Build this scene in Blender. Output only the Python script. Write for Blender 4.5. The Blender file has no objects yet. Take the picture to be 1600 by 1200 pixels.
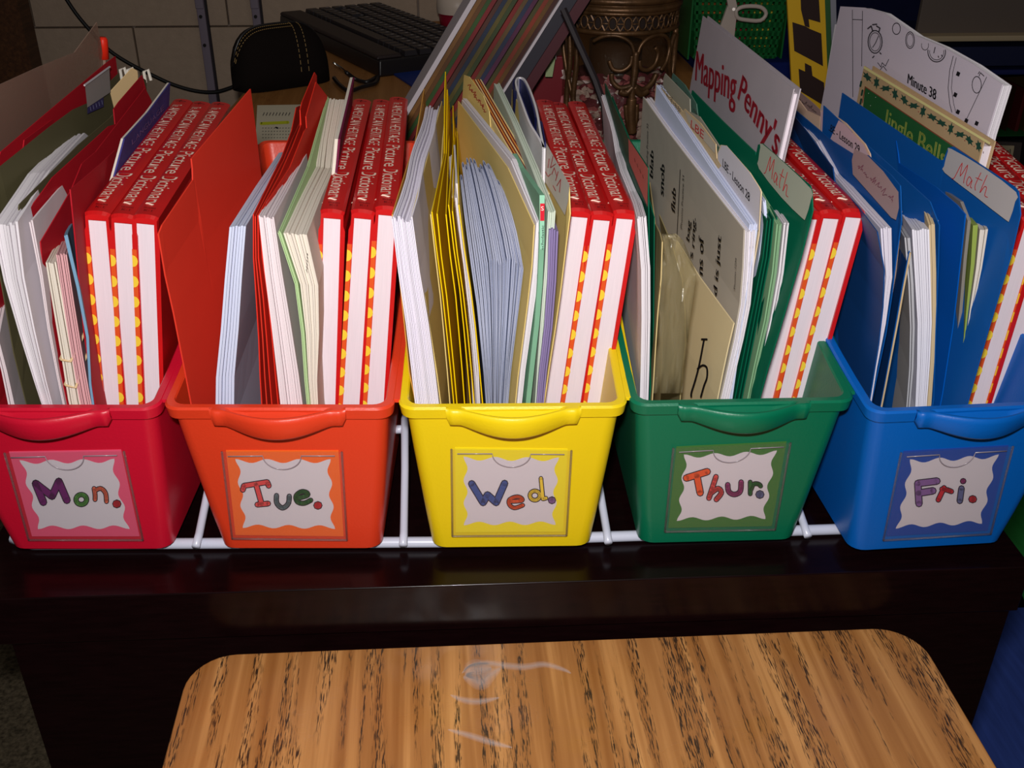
import bpy, bmesh, math, random
from mathutils import Vector, Matrix
random.seed(7)
S = bpy.context.scene
COL = S.collection
# ------------------------------------------------------------------ camera, world, lights, exposure
RW = ((0.9971, 0.0317, -0.0691), (-0.0757, 0.4954, -0.8654), (0.0067, 0.8681, 0.4964))
CAM = Vector((0, 0, .49)); FPX = 1600.
ex = Vector([r[0] for r in RW]).normalized(); ey = Vector([r[1] for r in RW])
ey = (ey - ex * ey.dot(ex)).normalized(); ez = ex.cross(ey)
cd = bpy.data.cameras.new('camera'); cd.sensor_width = 36; cd.lens = 36 * FPX / 1600; cd.clip_start = .02
co = bpy.data.objects.new('camera', cd); COL.objects.link(co)
MR = Matrix((ex, ey, ez)).transposed()
co.matrix_world = Matrix.Translation(CAM) @ MR.to_4x4(); S.camera = co
w = bpy.data.worlds.new('world'); S.world = w; w.use_nodes = True
w.node_tree.nodes['Background'].inputs[0].default_value = (1, .9, .85, 1)
w.node_tree.nodes['Background'].inputs[1].default_value = .03
def area(name, loc, target, sx, sy, watts, col, spread=180):
    l = bpy.data.lights.new(name, 'AREA'); l.shape = 'RECTANGLE'; l.size = sx; l.size_y = sy; l.energy = watts; l.color = col; l.spread = math.radians(spread)
    o = bpy.data.objects.new(name, l); COL.objects.link(o); o.location = loc
    o.rotation_euler = (Vector(target) - Vector(loc)).to_track_quat('-Z', 'Y').to_euler(); return o
area('camera_flash', (-.015, -.01, .56), (.03, .75, .10), .035, .02, 6.7, (1, .97, .95))
area('ceiling_light', (.3, .9, 2.0), (.1, .9, 0), 1.6, .8, 2.2, (1, .92, .8))
S.view_settings.view_transform = 'Standard'; S.view_settings.look = 'None'; S.view_settings.gamma = 1
S.view_settings.use_curve_mapping = False; S.view_settings.exposure = 0.0

# ------------------------------------------------------------------ pixel <-> place helpers (positions on known planes)
def ray(px, py): return (MR @ Vector((px - 800, -(py - 600), -FPX))).normalized()
def UY(p, Y): r = ray(*p); return CAM + r * (Y / r.y)
def UZ(p, Z): r = ray(*p); return CAM + r * ((Z - CAM.z) / r.z)
def PX(v): q = MR.transposed() @ (Vector(v) - CAM); return 800 + FPX * q.x / -q.z, 600 - FPX * q.y / -q.z
class Plane:
    def __init__(s, a, b, c): s.o = Vector(a); n = (Vector(b) - s.o).cross(Vector(c) - s.o).normalized(); s.n = n if n.dot(CAM - s.o) > 0 else -n
    def hit(s, p, off=.0006):
        r = ray(*p); t = (s.o + s.n * off - CAM).dot(s.n) / r.dot(s.n); return CAM + r * t

# ------------------------------------------------------------------ materials
MATS = {}
def srgb(c):
    return tuple((x / 255 / 12.92) if x / 255 <= .04045 else ((x / 255 + .055) / 1.055) ** 2.4 for x in c)
def mat(name, rgb, rough=.6, spec=.4, noise=0, nscale=30, bump=0, bscale=200, island=0, metal=0, stretch=(1, 1, 1), coat=0, sss=0):
    if name in MATS: return MATS[name]
    m = bpy.data.materials.new(name); m.use_nodes = True; nt = m.node_tree; b = nt.nodes['Principled BSDF']
    c = srgb(rgb) + (1,)
    b.inputs['Base Color'].default_value = c; b.inputs['Roughness'].default_value = rough
    b.inputs['Specular IOR Level'].default_value = spec; b.inputs['Metallic'].default_value = metal
    b.inputs['Coat Weight'].default_value = coat
    N = nt.nodes.new; L = nt.links.new
    tc = N('ShaderNodeTexCoord'); mp = N('ShaderNodeMapping'); mp.inputs['Scale'].default_value = stretch; L(tc.outputs['Object'], mp.inputs[0])
    out = None
    if noise:
        n = N('ShaderNodeTexNoise'); n.inputs['Scale'].default_value = nscale; n.inputs['Detail'].default_value = 4; L(mp.outputs[0], n.inputs['Vector'])
        hs = N('ShaderNodeHueSaturation'); hs.inputs['Color'].default_value = c
        mr = N('ShaderNodeMapRange'); mr.inputs[1].default_value = .3; mr.inputs[2].default_value = .7; mr.inputs[3].default_value = 1 - noise; mr.inputs[4].default_value = 1 + noise
        L(n.outputs[0], mr.inputs[0]); L(mr.outputs[0], hs.inputs['Value']); out = hs.outputs[0]
    if island:
        g = N('ShaderNodeNewGeometry'); hs = N('ShaderNodeHueSaturation'); hs.inputs['Color'].default_value = c
        if out: L(out, hs.inputs['Color'])
        mr = N('ShaderNodeMapRange'); mr.inputs[3].default_value = 1 - island; mr.inputs[4].default_value = 1 + island * .6
        L(g.outputs['Random Per Island'], mr.inputs[0]); L(mr.outputs[0], hs.inputs['Value']); out = hs.outputs[0]
    if out: L(out, b.inputs['Base Color'])
    if bump:
        n = N('ShaderNodeTexNoise'); n.inputs['Scale'].default_value = bscale; n.inputs['Detail'].default_value = 3; L(mp.outputs[0], n.inputs['Vector'])
        bp = N('ShaderNodeBump'); bp.inputs['Strength'].default_value = bump; bp.inputs['Distance'].default_value = .001
        L(n.outputs[0], bp.inputs['Height']); L(bp.outputs[0], b.inputs['Normal'])
    MATS[name] = m; return m
def clear(name, tint=(1, 1, 1), haze=.06, rough=.12, hazecol=(200, 200, 200)):
    if name in MATS: return MATS[name]
    m = bpy.data.materials.new(name); m.use_nodes = True; nt = m.node_tree; N = nt.nodes.new; L = nt.links.new
    nt.nodes.clear(); o = N('ShaderNodeOutputMaterial'); t = N('ShaderNodeBsdfTransparent'); t.inputs[0].default_value = tint + (1,)
    g = N('ShaderNodeBsdfGlossy'); g.inputs['Roughness'].default_value = rough; d = N('ShaderNodeBsdfDiffuse'); d.inputs[0].default_value = srgb(hazecol) + (1,)
    m1 = N('ShaderNodeMixShader'); m1.inputs[0].default_value = haze; L(t.outputs[0], m1.inputs[1]); L(d.outputs[0], m1.inputs[2])
    lw = N('ShaderNodeLayerWeight'); lw.inputs[0].default_value = .25; fr = N('ShaderNodeMath'); fr.operation = 'MULTIPLY_ADD'; L(lw.outputs['Facing'], fr.inputs[0]); fr.inputs[1].default_value = .25; fr.inputs[2].default_value = .03; m2 = N('ShaderNodeMixShader'); L(fr.outputs[0], m2.inputs[0]); L(m1.outputs[0], m2.inputs[1]); L(g.outputs[0], m2.inputs[2]); L(m2.outputs[0], o.inputs[0])
    n = N('ShaderNodeTexNoise'); n.inputs['Scale'].default_value = 40; bp = N('ShaderNodeBump'); bp.inputs['Strength'].default_value = .5; bp.inputs['Distance'].default_value = .003
    L(n.outputs[0], bp.inputs['Height']); L(bp.outputs[0], g.inputs['Normal'])
    MATS[name] = m; return m
INK = mat('black_ink', (18, 16, 20), .7, .2)
WHITE = mat('white_paper', (226, 220, 226), .75, .2, island=.12)
def wood(name, c1, c2, dark, rough, sx, spec=.5, fleck=1.0):
    m = bpy.data.materials.new(name); m.use_nodes = True; nt = m.node_tree; b = nt.nodes['Principled BSDF']; N = nt.nodes.new; L = nt.links.new
    b.inputs['Roughness'].default_value = rough; b.inputs['Specular IOR Level'].default_value = spec
    tc = N('ShaderNodeTexCoord')
    def nz(scale, st, det=3, dist=0):
        mp = N('ShaderNodeMapping'); mp.inputs['Scale'].default_value = st; L(tc.outputs['Object'], mp.inputs[0])
        n = N('ShaderNodeTexNoise'); n.inputs['Scale'].default_value = scale; n.inputs['Detail'].default_value = det; n.inputs['Distortion'].default_value = dist; L(mp.outputs[0], n.inputs['Vector']); return n.outputs[0]
    def ramp(src, stops):
        r = N('ShaderNodeValToRGB'); L(src, r.inputs[0])
        r.color_ramp.elements[0].position = stops[0][0]; r.color_ramp.elements[0].color = stops[0][1] + (1,)
        r.color_ramp.elements[1].position = stops[-1][0]; r.color_ramp.elements[1].color = stops[-1][1] + (1,)
        for p, c in stops[1:-1]: e = r.color_ramp.elements.new(p); e.color = c + (1,)
        return r.outputs[0]
    base = ramp(nz(sx * 4.5, (1, .03, 1), 6, .25), [(.3, srgb(c1)), (.5, srgb([(a * 2 + b_) / 3 for a, b_ in zip(c1, c2)])), (.72, srgb(c2))])
    # open-pore flecks: short dark dashes gathered in bands along the grain
    dash = ramp(nz(sx * 52, (1, .08, 1), 2), [(.50, (0, 0, 0)), (.58, (1, 1, 1))])
    band = ramp(nz(sx * 4.2, (1, .05, 1), 4, .35), [(.49, (.0, .0, .0)), (.56, (1, 1, 1))])
    k = N('ShaderNodeMath'); k.operation = 'MULTIPLY'; L(dash, k.inputs[0]); L(band, k.inputs[1])
    k2 = N('ShaderNodeMath'); k2.operation = 'MULTIPLY'; L(k.outputs[0], k2.inputs[0]); k2.inputs[1].default_value = fleck
    mx = N('ShaderNodeMix'); mx.data_type = 'RGBA'; L(k2.outputs[0], mx.inputs[0]); L(base, mx.inputs[6]); mx.inputs[7].default_value = srgb(dark) + (1,)
    L(mx.outputs[2], b.inputs['Base Color'])
    return m, nt, b

# ------------------------------------------------------------------ object helpers
def mesh(name, V, F, m, slots=None, fm=None, smooth=False):
    me = bpy.data.meshes.new(name); me.from_pydata([tuple(v) for v in V], [], F)
    for q in ([m] if not isinstance(m, (list, tuple)) else m): me.materials.append(q)
    if fm:
        for p, i in zip(me.polygons, fm): p.material_index = i
    if smooth:
        for p in me.polygons: p.use_smooth = True
    me.update(); return me
def empty(name, loc, label=None, cat=None, group=None):
    o = bpy.data.objects.new(name, None); o.empty_display_size = .02; COL.objects.link(o); o.location = loc
    tag(o, label, cat, group); return o
def tag(o, label=None, cat=None, group=None, kind=None):
    if label: o['label'] = label
    if cat: o['category'] = cat
    if group: o['group'] = group
    if kind: o['kind'] = kind
    return o
def off(o):
    v = Vector(o.location)
    while o.parent: o = o.parent; v += Vector(o.location)
    return v
def obj(name, V, F, m, parent=None, loc=None, fm=None, smooth=False):
    """verts in world space; object origin at loc (or the parent's origin)"""
    base = off(parent) if parent else Vector(loc or V[0]); l = Vector((0, 0, 0)) if parent else base
    if parent and loc is not None: l = Vector(loc) - base; base = Vector(loc)
    me = mesh(name, [Vector(v) - base for v in V], F, m, fm=fm, smooth=smooth)
    o = bpy.data.objects.new(name, me); COL.objects.link(o); o.location = l
    if parent: o.parent = parent
    return o
def bev(o, w, seg=2):
    md = o.modifiers.new('bevel', 'BEVEL'); md.width = w; md.segments = seg; md.limit_method = 'ANGLE'; md.angle_limit = .6
    for p in o.data.polygons: p.use_smooth = True
    wn = o.modifiers.new('wn', 'WEIGHTED_NORMAL'); wn.keep_sharp = True; return o
def join(*parts):
    V = []; F = []
    for v, f in parts: n = len(V); V += list(v); F += [tuple(i + n for i in q) for q in f]
    return V, F
def box(c, s, rz=0, M=None):
    V = [Vector((x * s[0] / 2, y * s[1] / 2, z * s[2] / 2)) for z in (-1, 1) for y in (-1, 1) for x in (-1, 1)]
    if M is None: M = Matrix.Rotation(rz, 3, 'Z')
    V = [Vector(c) + M @ v for v in V]
    return V, [(0, 2, 3, 1), (4, 5, 7, 6), (0, 1, 5, 4), (1, 3, 7, 5), (3, 2, 6, 7), (2, 0, 4, 6)]
def tube(pts, r, n=8, closed=False):
    pts = [Vector(p) for p in pts]; V = []; F = []; N = len(pts); rs = r if isinstance(r, (list, tuple)) else [r] * N
    up = None
    for i, p in enumerate(pts):
        a = pts[(i - 1) % N] if (i > 0 or closed) else p; b = pts[(i + 1) % N] if (i < N - 1 or closed) else p
        t = (b - a).normalized()
        if up is None: up = t.orthogonal().normalized()
        up = (up - t * up.dot(t)).normalized(); s = t.cross(up)
        for k in range(n): a_ = 2 * math.pi * k / n; V.append(p + (up * math.cos(a_) + s * math.sin(a_)) * rs[i])
    for i in range(N if closed else N - 1):
        j = (i + 1) % N
        for k in range(n): l = (k + 1) % n; F.append((i * n + k, i * n + l, j * n + l, j * n + k))
    if not closed: F.append(tuple(range(n - 1, -1, -1))); F.append(tuple((N - 1) * n + k for k in range(n)))
    return V, F
def lathe(c, prof, n=32, a0=0, a1=2 * math.pi):
    V = []; F = []; full = abs(a1 - a0) > 6.28; m = n if full else n + 1
    for r, z in prof:
        for k in range(m): a = a0 + (a1 - a0) * k / n; V.append(Vector(c) + Vector((r * math.cos(a), r * math.sin(a), z)))
    for i in range(len(prof) - 1):
        for k in range(n): l = (k + 1) % m; F.append((i * m + k, i * m + l, (i + 1) * m + l, (i + 1) * m + k))
    return V, F
def prism(poly, dvec):
    """poly 3D points, extruded by dvec"""
    n = len(poly); d = Vector(dvec); V = [Vector(p) for p in poly] + [Vector(p) + d for p in poly]
    F = [tuple(range(n)), tuple(range(2 * n - 1, n - 1, -1))] + [(i, i + n, (i + 1) % n + n, (i + 1) % n) for i in range(n)]
    return V, F
def smooth_poly(pts, k=6, closed=False):
    out = []; n = len(pts); rng = range(n if closed else n - 1)
    for i in rng:
        p0 = pts[(i - 1) % n] if (closed or i > 0) else pts[i]; p1 = pts[i]; p2 = pts[(i + 1) % n]; p3 = pts[(i + 2) % n] if (closed or i + 2 < n) else p2
        for j in range(k):
            t = j / k; out.append(tuple(.5 * ((2 * b) + (-a + c) * t + (2 * a - 5 * b + 4 * c - d) * t * t + (-a + 3 * b - 3 * c + d) * t ** 3) for a, b, c, d in zip(p0, p1, p2, p3)))
    if not closed: out.append(tuple(pts[-1]))
    return out
# flat print: strokes and text mapped from pixels onto a plane
def stroke2d(paths, wd):
    V = []; F = []
    for path in paths:
        for i in range(len(path) - 1):
            (x0, y0), (x1, y1) = path[i], path[i + 1]; L = math.hypot(x1 - x0, y1 - y0) or 1e-6; nx, ny = -(y1 - y0) / L * wd / 2, (x1 - x0) / L * wd / 2
            n = len(V); V += [(x0 + nx, y0 + ny), (x1 + nx, y1 + ny), (x1 - nx, y1 - ny), (x0 - nx, y0 - ny)]; F.append((n, n + 1, n + 2, n + 3))
        for x, y in path:
            n = len(V); V += [(x + wd / 2 * math.cos(a * math.pi / 4), y + wd / 2 * math.sin(a * math.pi / 4)) for a in range(8)]; F.append(tuple(range(n, n + 8)))
    return V, F
def ink(name, pl, paths, wd, m, parent, offs=.0007, label=None):
    V, F = stroke2d(paths, wd); o = obj(name, [pl.hit(v, offs) for v in V], F, m, parent)
    if label: o['label'] = label
    return o
_tc = {}
def text_verts(s):
    if s in _tc: return _tc[s]
    cu = bpy.data.curves.new('t', 'FONT'); cu.body = s; cu.resolution_u = 3
    o = bpy.data.objects.new('t', cu); COL.objects.link(o); dg = bpy.context.evaluated_depsgraph_get(); me = bpy.data.meshes.new_from_object(o.evaluated_get(dg))
    V = [(v.co.x, v.co.y) for v in me.vertices]; F = [tuple(p.vertices) for p in me.polygons]
    bpy.data.objects.remove(o); bpy.data.curves.remove(cu); bpy.data.meshes.remove(me)
    x0 = min(v[0] for v in V); x1 = max(v[0] for v in V)
    V = [((x - x0) / (x1 - x0), y / .72) for x, y in V]      # y: 0 baseline .. 1 cap height
    _tc[s] = (V, F); return _tc[s]
def text3(name, s, p0, p1, pt, m, parent, bold=0, label=None, shear=0):
    """p0 baseline start, p1 baseline end, pt cap-height above start (3D)"""
    V, F = text_verts(s); a = Vector(p1) - Vector(p0); b = Vector(pt) - Vector(p0); out = []; FF = []
    for k in ([0] if not bold else [-1, 1]):
        n = len(out); out += [Vector(p0) + a * (x + shear * y) + b * y + a.normalized() * (k * bold) for x, y in V]; FF += [tuple(i + n for i in f) for f in F]
    o = obj(name, out, FF, m, parent)
    if label: o['label'] = label
    return o
def textp(name, s, pl, p0, p1, pt, m, parent, offs=.0008, bold=0, **k):
    return text3(name, s, pl.hit(p0, offs), pl.hit(p1, offs), pl.hit(pt, offs), m, parent, bold=bold, **k)
# ================================================================== SETTING
def struct(name, V, F, m, **k): o = obj(name, V, F, m, **k); o['kind'] = 'structure'; return o
FLOOR = -.74
struct('floor', *box((0, 1.2, FLOOR - .02), (8, 6, .04)), mat('dark_carpet', (92, 82, 66), .95, .1, noise=.55, nscale=160, bump=.8, bscale=300))
WALLY = 2.30
wall_m = mat('painted_block', (176, 154, 134), .8, .2, noise=.05, nscale=60, bump=.5, bscale=240)
struct('wall_back', *box((0, WALLY + .06, .55), (8, .1, 2.6)), mat('mortar', (150, 134, 124), .9, .1, bump=.5))
wb = S.objects['wall_back']
mz = UY((200, 42), WALLY).z; mx = UY((50, 20), WALLY).x
c = 0
for row in range(-3, 3):
    z0 = mz + row * .2
    for k in range(-2, 6):
        x0 = mx + k * .4 + (.2 if row % 2 else 0)
        if x0 > .35: continue
        o = obj('concrete_block', *box((x0 + .2, WALLY + .005, z0 + .1), (.397, .02, .197)), wall_m, wb); bev(o, .002, 1); c += 1
# wooden door post at the left
pR = UY((56, 95), 2.2).x
o = struct('door_1', *box((pR - .2, 2.2, .3), (.4, .06, 2.0)), wood('brown_wood', (74, 44, 26), (96, 60, 34), (40, 22, 14), .5, 30, .3)[0])
# metal conduit strips on the wall
strip_m = mat('grey_conduit', (128, 116, 130), .45, .4)
for (xt, xb, lab) in ((316, 334, 'grey metal conduit strip on the block wall, beside the black cable dip'), (401, 412, 'grey metal conduit strip on the wall just above the black pencil case')):
    x = UY((xt + 2, 40), WALLY - .01).x
    r = empty('conduit', (x, WALLY - .012, -.3), lab, 'conduit', 'conduits on the block wall')
    zj = UY((xt, 15), WALLY - .01).z
    o = obj('channel', *box((x, WALLY - .013, (zj - .45 - .0) / 2 + zj / 2 - .0), (.017, .014, zj + .45)), strip_m, r); bev(o, .002)
    o = obj('channel', *box((x - .001, WALLY - .014, zj + .303), (.017, .015, .6)), strip_m, r); bev(o, .002)
    o = obj('edge_shadow_gap', *box((x + .0105, WALLY - .009, .1), (.004, .01, 1.1)), mat('edge_shadow_dark', (40, 34, 40), .8), r); o.name = 'edge_shadow_strip'  # dark strip painted in as the shadow along the conduit's edge
    for z in (zj - .012, zj - .07):
        v, f = tube([(x - .001, WALLY - .019, z), (x - .001, WALLY - .024, z)], .0035, 8); obj('screw', v, f, mat('dark_metal', (40, 36, 36), .4, metal=.5), r)
# dark navy far side of the room
struct('wall_right', *box((1.5, 2.25, .5), (1.9, .06, 2.6)), mat('navy_wall', (22, 26, 58), .9, .1, noise=.1))
# interlocking foam mats on the floor at the right
def mat_poly(x0, x1, y0, y1, sides, z):
    def edge(a, b, jig, sg):
        a = Vector(a); b = Vector(b); L = (b - a).length; t = (b - a) / L; n = Vector((t.y, -t.x, 0)); out = [a]
        if jig:
            k = max(2, int(L / .07))
            for i in range(k):
                u0 = (i + .2) / k; u1 = (i + .8) / k; h = .018 * sg * (1 if i % 2 else -1)
                for uu, hh in ((u0 + .06 / k, 0), (u0, h), (u1, h), (u1 - .06 / k, 0)): out.append(a + t * L * uu + n * hh)
        return out
    P = edge((x0, y0, z), (x1, y0, z), sides[0], 1) + edge((x1, y0, z), (x1, y1, z), sides[1], 1) + edge((x1, y1, z), (x0, y1, z), sides[2], -1) + edge((x0, y1, z), (x0, y0, z), sides[3], 1)
    return prism(P, (0, 0, .012))
rib = dict(rough=.85, spec=.25, noise=.15, nscale=90, bump=.6, bscale=120)
o = obj('foam_mat', *mat_poly(.6, 1.6, .35, 1.30, (0, 0, 1, 0), FLOOR), mat('blue_foam', (58, 84, 170), stretch=(1, .1, 1), **rib)); tag(o, 'blue ribbed foam floor mat right of the dark cabinet', 'floor mat', 'foam mats on the floor')
o = obj('foam_mat', *mat_poly(.75, 1.75, 1.302, 2.2, (1, 0, 0, 0), FLOOR), mat('green_foam', (44, 140, 62), stretch=(1, .1, 1), **rib)); tag(o, 'green ribbed foam floor mat behind the blue one', 'floor mat', 'foam mats on the floor')

# ================================================================== CABINET under the bins
mah = mat('dark_mahogany', (18, 5, 6), .22, .22, noise=.25, nscale=40, stretch=(1, 6, 6), coat=.05)
cab = empty('cabinet', (.055, .8, FLOOR), 'low dark mahogany cabinet carrying the coloured bins', 'cabinet')
YC0, YC1 = .566, 1.0; CR = Matrix.Rotation(math.radians(-1.2), 3, 'Z')
def cb(c, s): return box(CR @ (Vector(c) - Vector((.06, YC0, 0))) + Vector((.06, YC0, 0)), s, M=CR)
bev(obj('top', *cb((.044, (YC0 + YC1) / 2, -.0215), (.774, YC1 - YC0, .043)), mah, cab), .0012)
bev(obj('front_panel', *cb((.055, YC0 + .012, -.39), (.744, .018, .694)), mah, cab), .001)
for x in (-.308, .418): bev(obj('side_panel', *cb((x, (YC0 + YC1) / 2 + .01, -.39), (.018, YC1 - YC0 - .024, .694)), mah, cab), .001)
obj('back_panel', *cb((.055, YC1 - .006, -.39), (.706, .006, .694)), mah, cab)
# ================================================================== STUDENT DESK in front
oak, nt, bs = wood('oak_laminate', (148, 94, 46), (202, 145, 86), (58, 40, 26), .32, 26, .5)
N = nt.nodes.new; L = nt.links.new       # greasy smears: patches of different gloss
tc = N('ShaderNodeTexCoord'); n1 = N('ShaderNodeTexNoise'); n1.inputs['Scale'].default_value = 14; n1.inputs['Distortion'].default_value = 1.5; n1.inputs['Detail'].default_value = 2
L(tc.outputs['Object'], n1.inputs['Vector']); mr = N('ShaderNodeMapRange'); mr.inputs[1].default_value = .35; mr.inputs[2].default_value = .65; mr.inputs[3].default_value = .22; mr.inputs[4].default_value = .5
L(n1.outputs[0], mr.inputs[0]); L(mr.outputs[0], bs.inputs['Roughness'])
DZ = -.046
dl, dr, dnl, dnr = UZ((309, 990), DZ), UZ((1415, 958), DZ), UZ((245, 1200), DZ), UZ((1505, 1190), DZ)
def desk_outline(z):
    xl, xr = dl.x, dr.x; yb = .553; y0 = .10; R = .032; P = []
    for cx, cy, a0 in ((xr - R, yb - R - .002, 0), (xl + R, yb - R + .004, 90), (xl + R, y0 + R, 180), (xr - R, y0 + R, 270)):
        for k in range(9): a = math.radians(a0 + k * 11.25); P.append(Vector((cx + R * math.cos(a), cy + R * math.sin(a), z)))
    return P
desk = empty('student_desk', ((dl.x + dr.x) / 2, .33, FLOOR), 'student desk with oak-grain laminate top pushed against the dark cabinet', 'desk')
P = desk_outline(DZ); o = obj('desktop', *prism(P, (0, 0, -.018)), [oak, mat('desk_edge', (190, 160, 120), .4)], desk); bev(o, .0012, 2)
for p in o.data.polygons:
    if abs(p.normal.z) < .5: p.material_index = 1
smr = clear('greasy_smudge_glare', (1, 1, 1), .075, .6, (245, 232, 230))  # grease smears, with the flash's glare on them painted in as pale film
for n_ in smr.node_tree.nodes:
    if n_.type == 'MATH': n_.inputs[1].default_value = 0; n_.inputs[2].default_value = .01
dpl = Plane((0, .3, DZ), (.1, .3, DZ), (0, .4, DZ))
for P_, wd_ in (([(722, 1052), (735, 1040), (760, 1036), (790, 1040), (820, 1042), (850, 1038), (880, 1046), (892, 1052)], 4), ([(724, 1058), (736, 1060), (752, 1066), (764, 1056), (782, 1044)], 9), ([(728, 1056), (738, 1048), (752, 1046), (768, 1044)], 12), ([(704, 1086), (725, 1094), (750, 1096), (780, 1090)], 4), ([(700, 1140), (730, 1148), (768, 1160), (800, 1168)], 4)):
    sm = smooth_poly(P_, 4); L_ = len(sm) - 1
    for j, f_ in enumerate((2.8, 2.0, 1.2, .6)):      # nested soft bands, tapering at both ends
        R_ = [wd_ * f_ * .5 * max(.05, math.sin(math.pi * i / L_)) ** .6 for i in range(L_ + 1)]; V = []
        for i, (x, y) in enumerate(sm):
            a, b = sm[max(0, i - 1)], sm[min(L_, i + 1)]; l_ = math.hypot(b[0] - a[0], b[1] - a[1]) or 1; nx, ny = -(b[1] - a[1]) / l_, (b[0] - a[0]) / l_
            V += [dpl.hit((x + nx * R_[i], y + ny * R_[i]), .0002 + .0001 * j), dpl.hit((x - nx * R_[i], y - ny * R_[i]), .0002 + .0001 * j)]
        obj('smudge_glare', V, [(2 * i, 2 * i + 2, 2 * i + 3, 2 * i + 1) for i in range(L_)], smr, desk)
mleg = mat('tan_enamel', (150, 140, 125), .3, .5)
dcx = (dl.x + dr.x) / 2
bev(obj('book_box', *box((dcx, .33, DZ - .085), (.44, .34, .12)), mleg, desk), .006)
for sx in (-1, 1):
    for sy in (-1, 1): obj('leg', *tube([(dcx + sx * .2, .33 + sy * .14, DZ - .14), (dcx + sx * .225, .33 + sy * .17, FLOOR)], .012, 10), mleg, desk, smooth=True)
# ================================================================== WIRE RACK
RK = .0045
wm = mat('white_enamel_wire', (205, 208, 226), .3, .5)
rack = empty('wire_rack', (.05, .75, .0), 'white enamelled wire rack beneath the coloured bins', 'rack')
fb = [(-.327, .75, RK), (-.3275, .66, RK), (-.323, .636, RK), (-.308, .629, RK), (.0, .611, RK), (.385, .605, RK), (.40, .612, RK), (.405, .63, RK), (.40, .9, RK), (-.315, .91, RK)]
obj('front_bar', *tube([fb[i] for i in range(0, 8)], .0042, 10), wm, rack, smooth=True)
obj('back_bar', *tube([(-.327, .75, RK), (-.32, .9, RK), (.395, .89, RK), (.405, .63, RK)], .0042, 10), wm, rack, smooth=True)
for px, tx in (((308, 852)), 0), ((630, 850), 0), ((949, 846), 0), ((1259, 836), 0):
    p = UZ(px, .0085); x = p.x; y0 = p.y - .004
    obj('divider_wire', *tube([(x, y0, .0105), (x + .0005, y0 + .012, .0125), (x + .001 - .02 * x, y0 + .06, .036), (x + .001 - .03 * x, y0 + .10, .058), (x + .001 - .03 * x, y0 + .112, .057), (x + .001, y0 + .12, .04), (x + .001, y0 + .14, .009), (x, .885, .006)], .0031, 8), wm, rack, smooth=True)
    if px[0] == 630: obj('cross_stub', *tube([(x - .010, y0 + .095, .052), (x + .004, y0 + .095, .052)], .0036, 8), wm, rack, smooth=True)

# ================================================================== BINS
HB = .1345; ZB0 = .0092; BW, TW = .1175, .1435; BL = .345
def zt(s): s = min(1, max(0, s)); return .143 + (.217 - .143) * (s ** 1.35)
BINS = {}
def bin_frame(key, pl, pr):
    a, b = UZ(pl, ZB0), UZ(pr, ZB0); d = (b - a); yaw = math.atan2(d.y, d.x); m = (a + b) / 2
    BINS[key] = dict(o=Vector((m.x, m.y, 0)), yaw=yaw)
for k, a, b in (('mon', (20, 862), (265, 862)), ('tue', (345, 861), (597, 861)), ('wed', (671, 860), (927, 857)), ('thu', (1000, 853), (1241, 847)), ('fri', (1334, 865), (1562, 852))): bin_frame(k, a, b)
BINS['fri']['yaw'] += .0
def bl2w(key, p): B = BINS[key]; return B['o'] + Matrix.Rotation(B['yaw'], 3, 'Z') @ Vector(p)
def w2bl(key, p): B = BINS[key]; return Matrix.Rotation(-B['yaw'], 3, 'Z') @ (Vector(p) - B['o'])
def xlim(key, X, Y, Z, t=0, eps=.004):
    p = w2bl(key, (X, Y, Z)); f = min(1, max(0, (Z - ZB0) / HB)); hw = (BW + (TW - BW) * f) / 2 - eps
    if Z < zt((p.y + .015) / BL) + .002: p.x = max(-hw, min(hw - t, p.x))
    return bl2w(key, p).x
def rrect(hw, y0, y1, r, n=5):
    P = []
    for cx, cy, a0 in ((hw - r, y0 + r, -90), (hw - r, y1 - r, 0), (-hw + r, y1 - r, 90), (-hw + r, y0 + r, 180)):
        for k in range(n + 1): a = math.radians(a0 + 90 * k / n); P.append((cx + r * math.cos(a), cy + r * math.sin(a)))
    # subdivide the long sides so that the rim can rise
    out = []
    for i, p in enumerate(P):
        q = P[(i + 1) % len(P)]; out.append(p)
        if i in (n, 3 * n + 2):
            for j in range(1, 12): out.append((p[0] + (q[0] - p[0]) * j / 12, p[1] + (q[1] - p[1]) * j / 12))
    return out
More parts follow.
